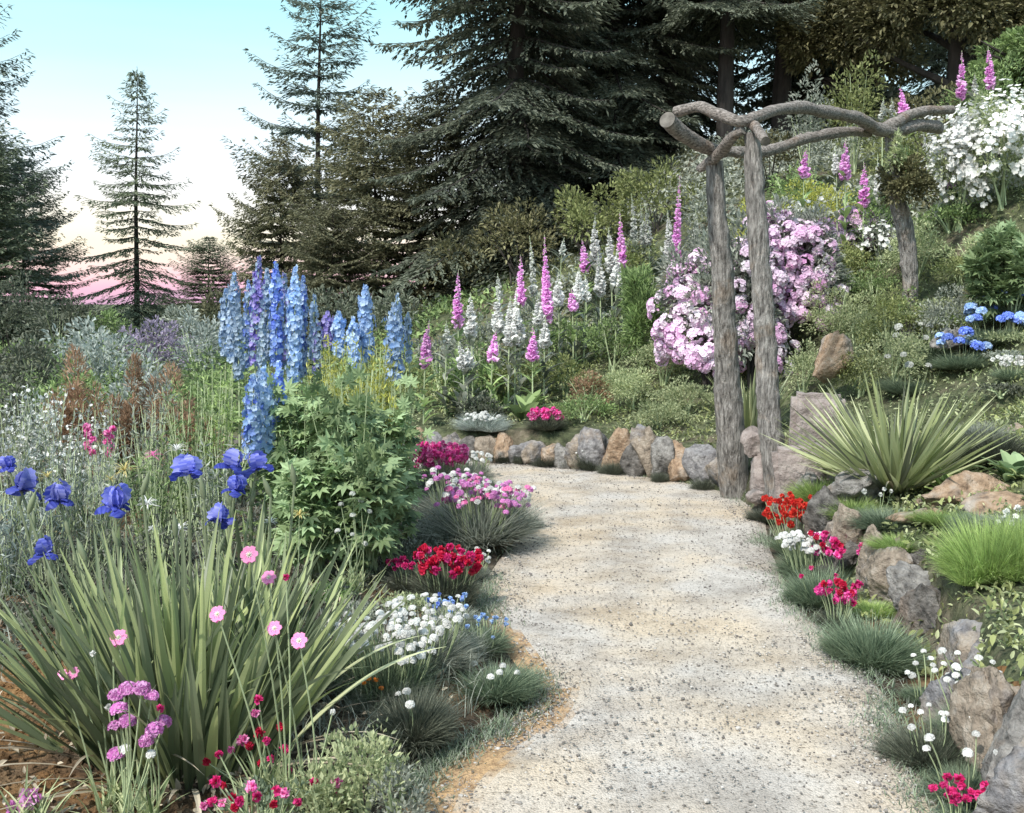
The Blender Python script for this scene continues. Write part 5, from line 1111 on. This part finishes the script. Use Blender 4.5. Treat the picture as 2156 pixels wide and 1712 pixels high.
stalks('silvery stalks with clustered pale pink flowers', 285, 0, 3.0, [(245, 1465, 'pom', 'p_pink', .025), (270, 1452, 'pom', 'p_pink', .027), (298, 1450, 'pom', 'p_pink', .025), (320, 1466, 'pom', 'p_pink', .021), (250, 1495, 'pom', 'p_pink', .027), (268, 1520, 'pom', 'p_pink', .025), (243, 1530, 'pom', 'p_pink', .021), (337, 1494, 'cup', 'p_mag', .014),
   (345, 1520, 'pom', 'p_pink', .023), (325, 1538, 'pom', 'p_pink', .025), (308, 1560, 'pom', 'p_pink', .021), (243, 1590, 'pom', 'p_pink', .025), (262, 1580, 'pom', 'p_white', .020), (318, 1588, 'pom', 'p_white', .014)], group=GC, mk='silver')
stalks('big soft pink blossom in the bottom left corner', 60, 1760, None, [(62, 1685, 'cup', 'p_pink', .034), (30, 1705, 'cup', 'p_pink', .026)], name='pink_flower_plant')
cr_it = [(545, 1475, 'cup', 'p_mag', .017), (538, 1503, 'cup', 'p_rose', .015), (590, 1532, 'cup', 'p_crim', .015), (545, 1545, 'cup', 'p_crim', .018), (560, 1562, 'cup', 'p_mag', .014), (512, 1562, 'cup', 'p_rose', .020), (525, 1572, 'cup', 'p_crim', .015), (488, 1580, 'cup', 'p_rose', .014), (462, 1590, 'cup', 'p_mag', .014), (436, 1605, 'cup', 'p_crim', .014),
   (598, 1580, 'cup', 'p_mag', .017), (570, 1600, 'cup', 'p_mag', .014), (548, 1608, 'cup', 'p_crim', .012), (605, 1625, 'cup', 'p_mag', .018)]
stalks('upper crimson and rose flowers right before the iris clump', 550, 1700, None, cr_it, name='dianthus', group='crimson flowers at the bottom edge')
stalks('low crimson flowers at the bottom picture edge', 530, 1790, None, [(455, 1648, 'cup', 'p_mag', .018), (470, 1655, 'cup', 'p_crim', .012), (490, 1680, 'cup', 'p_crim', .014), (505, 1690, 'cup', 'p_mag', .016), (448, 1690, 'cup', 'p_mag', .016), (470, 1692, 'cup', 'p_rose', .014), (528, 1660, 'cup', 'p_rose', .020), (540, 1680, 'cup', 'p_mag', .016),
   (495, 1702, 'cup', 'p_crim', .014), (580, 1668, 'cup', 'p_mag', .018), (600, 1672, 'cup', 'p_rose', .016), (625, 1690, 'cup', 'p_mag', .013), (575, 1695, 'cup', 'p_crim', .013), (432, 1697, 'cup', 'p_rose', .014)], name='dianthus', group='crimson flowers at the bottom edge')
stalks('two rose flowers right of the low crimson ones', 690, 1740, None, [(662, 1650, 'cup', 'p_mag', .017), (708, 1648, 'cup', 'p_rose', .018), (705, 1662, 'cup', 'p_mag', .016)], name='dianthus', group='crimson flowers at the bottom edge')
GS = 'spidery flowers behind the irises'
for (px, py, Y, fk, s_, lb) in [(372, 948, 5.0, 'p_white', .045, 'wispy white spidery flower above the blue irises'), (262, 992, 4.8, 'p_yel', .042, 'pale yellow spidery flower above the large violet iris'), (100, 1005, 5.0, 'p_yel', .036, 'pale yellow flower behind the second iris'),
   (310, 1062, 4.5, 'p_white', .038, 'greenish white drooping spidery flower'), (318, 1115, 4.5, 'p_white', .026, 'small white starry flower below the drooping one'), (378, 1115, 4.6, 'p_white', .036, 'white starry flower right of the small one'),
   (322, 960, 5.0, 'p_rose', .030, 'pink spidery flower left of the wispy white one'), (232, 1010, 4.9, 'p_yel', .024, 'tiny yellow flower left of the pale yellow spidery one'), (570, 1100, 4.9, 'p_white', .028, 'white starry flower near the palmate leaves'), (630, 1085, 4.9, 'p_yel', .03, 'yellowish starry flower before the palmate leaves')]:
    stalks(lb, px + 6, 0, Y, [(px, py, 'spider', fk, s_ * 1.5)], name='spidery_flower', group=GS, foliage=False)
for (px, py, lb) in [(190, 925, 'left pink phlox in the feathery plants'), (234, 930, 'right pink phlox in the feathery plants')]:
    stalks(lb, px, 0, 5.9, [(px + R(-10, 10), py + k * 9 - 25, 'cup', 'p_rose', .024) for k in range(7)], name='phlox', group='pink phloxes', foliage=False)
# allium-like white heads before the palmate plants
stalks('slender stalks with round whitish heads under the palmate leaves', 745, 1250, None, [(711, 1118, 'pom', 'p_white', .016), (743, 1085, 'pom', 'p_grey', .016), (768, 1145, 'pom', 'p_white', .016), (742, 1125, 'pom', 'p_grey', .012), (718, 1062, 'pom', 'p_grey', .014), (742, 1040, 'pom', 'p_grey', .016), (760, 1055, 'pom', 'p_grey', .014), (778, 1077, 'pom', 'p_grey', .014)], name='allium')
stalks('white thrift heads beside the crimson flowers', 905, 1240, None, [(892, 1172, 'pom', 'p_white', .012), (886, 1184, 'pom', 'p_white', .012), (908, 1172, 'pom', 'p_white', .010)], name='allium')
# foreground shrubs, bottom
for (px, py, Y, rw, mk, ls, lb) in [(760, 1520, 3.12, 125, 'sage', .020, 'mossy pale green shrub at the bottom, left of the sandy path edge'), (840, 1600, 3.02, 75, 'grey', .018, 'grey green shrub tip touching the sandy path edge'), (680, 1600, 3.02, 80, 'sage', .020, 'pale green shrub left part at the bottom'),
   (850, 1250, 5.0, 62, 'sage', .018, 'light green cushion shrub under the crimson flowers'), (760, 1300, 4.9, 60, 'grey', .020, 'grey plant between the iris leaves and the crimson flowers'), (690, 1250, 5.2, 60, 'green', .025, 'green plant in the shade right of the iris leaves'),
   (560, 1650, 3.0, 100, 'cush', .020, 'low green plant around the crimson flowers'), (750, 1190, 5.6, 70, 'dark', .03, 'dark undergrowth beneath the palmate plants'), (860, 1150, 6.0, 60, 'dark', .03, 'dark undergrowth behind the crimson flowers'),
   (950, 1165, 5.95, 60, 'dark', .018, 'dark mat behind the crimson cushion'), (480, 1200, 4.9, 90, 'green', .03, 'undergrowth behind the iris clump')]:
    bush('low_shrub', lb, px, py, Y, rw, None, mk, ls, T_LEAF if ls > .02 else T_DIA, group='low shrubs of the left bed', cat='plant', lj=.6, up=.8, cl=.25, clumps=60, n=None)
# ------------------------------------------------------------------ ground cover (uncountable)
def cover(name, label, n, xr, yr, test, L, w, mk, seed, lean=(.0, 1.2), tpl=None, asp=.5):
    x = R(xr[0], xr[1], n); y = R(yr[0], yr[1], n); P2 = np.stack([x, y], 1); k = test(P2) & (rng.random(n) < .5 + .9 * pnoise(np.stack([x, y, x * 0], 1), 1.8, seed)); P2 = P2[k]; z = th(P2[:, 0], P2[:, 1])
    P = np.concatenate([P2, z[:, None]], 1); m = len(P); mb = MB()
    if tpl is None: blades(mb, P, R(0, 6.28, m), R(lean[0], lean[1], m), R(.5, 1.7, m), L * R(.5, 1.2, m), w, 3, twist=.7)
    else:
        P[:, 2] += R(0, 1, m) ** 2 * L * 1.5; a, b, c = frame(sph(m) + np.array([0, 0, .4]), np.array([0, -.3, 1.]) + rng.normal(size=(m, 3)) * .4); s_ = L * R(.5, 1.2, m); mb.inst(tpl, P, a, b, c, np.stack([s_, s_ * asp, s_], 1))
    return tag(mb.build(name, G_[mk]), label, 'ground cover', kind='stuff')
hillt = lambda P: sdist(P, RP) > .22
bedt = lambda P: (sdist(P, LP) < -.12)
cover('ground_cover', 'short green growth all over the bank', 90000, (-3, 8.5), (3, 17), hillt, .045, .02, 'olive', 1, tpl=T_LEAF)
cover('ground_cover', 'pale green creeping leaves over the bank', 90000, (-3, 8), (3, 14), hillt, .035, .02, 'sage', 4, tpl=T_LEAF)
cover('ground_cover', 'tall rough growth under the trees at the top of the bank', 60000, (0, 12), (11.5, 20), lambda P: sdist(P, RP) > 2.6, .09, .02, 'grey', 14, tpl=T_LEAF)
cover('ground_cover', 'thin grass blades among the rocks', 26000, (1.2, 6), (3, 12), hillt, .07, .005, 'fresh', 6)
cover('ground_cover', 'low leaves covering the left bed', 46000, (-4, .1), (4.3, 9.5), bedt, .04, .02, 'dark', 7, tpl=T_LEAF)
cover('ground_cover', 'thin grass and stalks in the left bed', 22000, (-3.2, .1), (3.4, 9), bedt, .12, .005, 'grey', 9)
cover('ground_cover', 'leafy growth beyond the far bend', 60000, (-13, 0), (11.2, 20), hillt, .10, .02, 'green', 11, tpl=T_LEAF)
cover('fallen_leaves', 'dry leaves and litter on the soil in the lower left', 2600, (-2.2, -.2), (3, 5.2), bedt, .035, .02, 'dry', 12, tpl=T_LEAF)
# clods and little stones on the soil
n = 9000; x = R(-2.6, -.1, n); y = R(2.9, 5.6, n); P2 = np.stack([x, y], 1); P2 = P2[bedt(P2)]; n = len(P2); z = th(P2[:, 0], P2[:, 1]); s_ = rng.gamma(2, .0035, n) + .002
mb = MB(); a, b, c = frame(sph(n)); mb.inst(T_ICO1, np.concatenate([P2, z[:, None]], 1), a, b, c, np.stack([s_, s_ * .8, s_ * .7], 1)); tag(mb.build('soil_clods', M_SOIL), 'crumbly brown clods and grit on the lower left soil', 'soil', kind='stuff')
# weeds and grit at the path edges
def edge(n, L, w, mk, lb, side, spread):
    t = rng.integers(60, 330, n); B = (Ls if side < 0 else Rs)[t]; P2 = B + rng.normal(size=(n, 2)) * spread; k = R(0, 1, n) < .5 + .8 * pnoise(np.concatenate([P2, P2[:, :1] * 0], 1), 5, 3); P2 = P2[k]
    z = np.maximum(th(P2[:, 0], P2[:, 1]), .0); m = len(P2); mb = MB(); blades(mb, np.concatenate([P2, z[:, None]], 1), R(0, 6.28, m), R(.2, 1.4, m), R(.8, 1.8, m), L * R(.4, 1.2, m), w, 3); tag(mb.build('edge_weeds', G_[mk]), lb, 'weeds', kind='stuff')
edge(9000, .055, .004, 'cush', 'short green weeds spilling over the left path edge', -1, .045)
edge(7000, .05, .004, 'cush', 'short green weeds spilling over the right path edge', 1, .05)
edge(5000, .05, .003, 'grey', 'fine dry weeds along the left path edge', -1, .05)
edge(5000, .05, .003, 'grey', 'fine dry weeds along the right path edge', 1, .06)
print('objects', len(bpy.data.objects), 'faces', sum(len(m.polygons) for m in bpy.data.meshes))

# fallen petals and leaf scraps on the gravel
n = 420; t_ = rng.integers(60, 330, n); u_ = np.where(rng.random(n) < .5, R(0, 1, n) ** 2.5, 1 - R(0, 1, n) ** 2.5); P2 = Ls[t_] + (Rs[t_] - Ls[t_]) * u_[:, None]
a, b, c = frame(np.stack([rng.normal(size=n), rng.normal(size=n), R(-.1, .25, n)], 1), np.array([0, 0, 1.]) + rng.normal(size=(n, 3)) * .3); s_ = R(.006, .018, n)
mb = MB(); mb.inst(T_DIA, np.concatenate([P2, np.full((n, 1), .014)], 1), a, b, c, np.stack([s_, s_ * .5, s_], 1)); tag(mb.build('fallen_leaves', G_['dry']), 'tiny dry leaf scraps scattered on the gravel', 'leaf litter', kind='stuff')
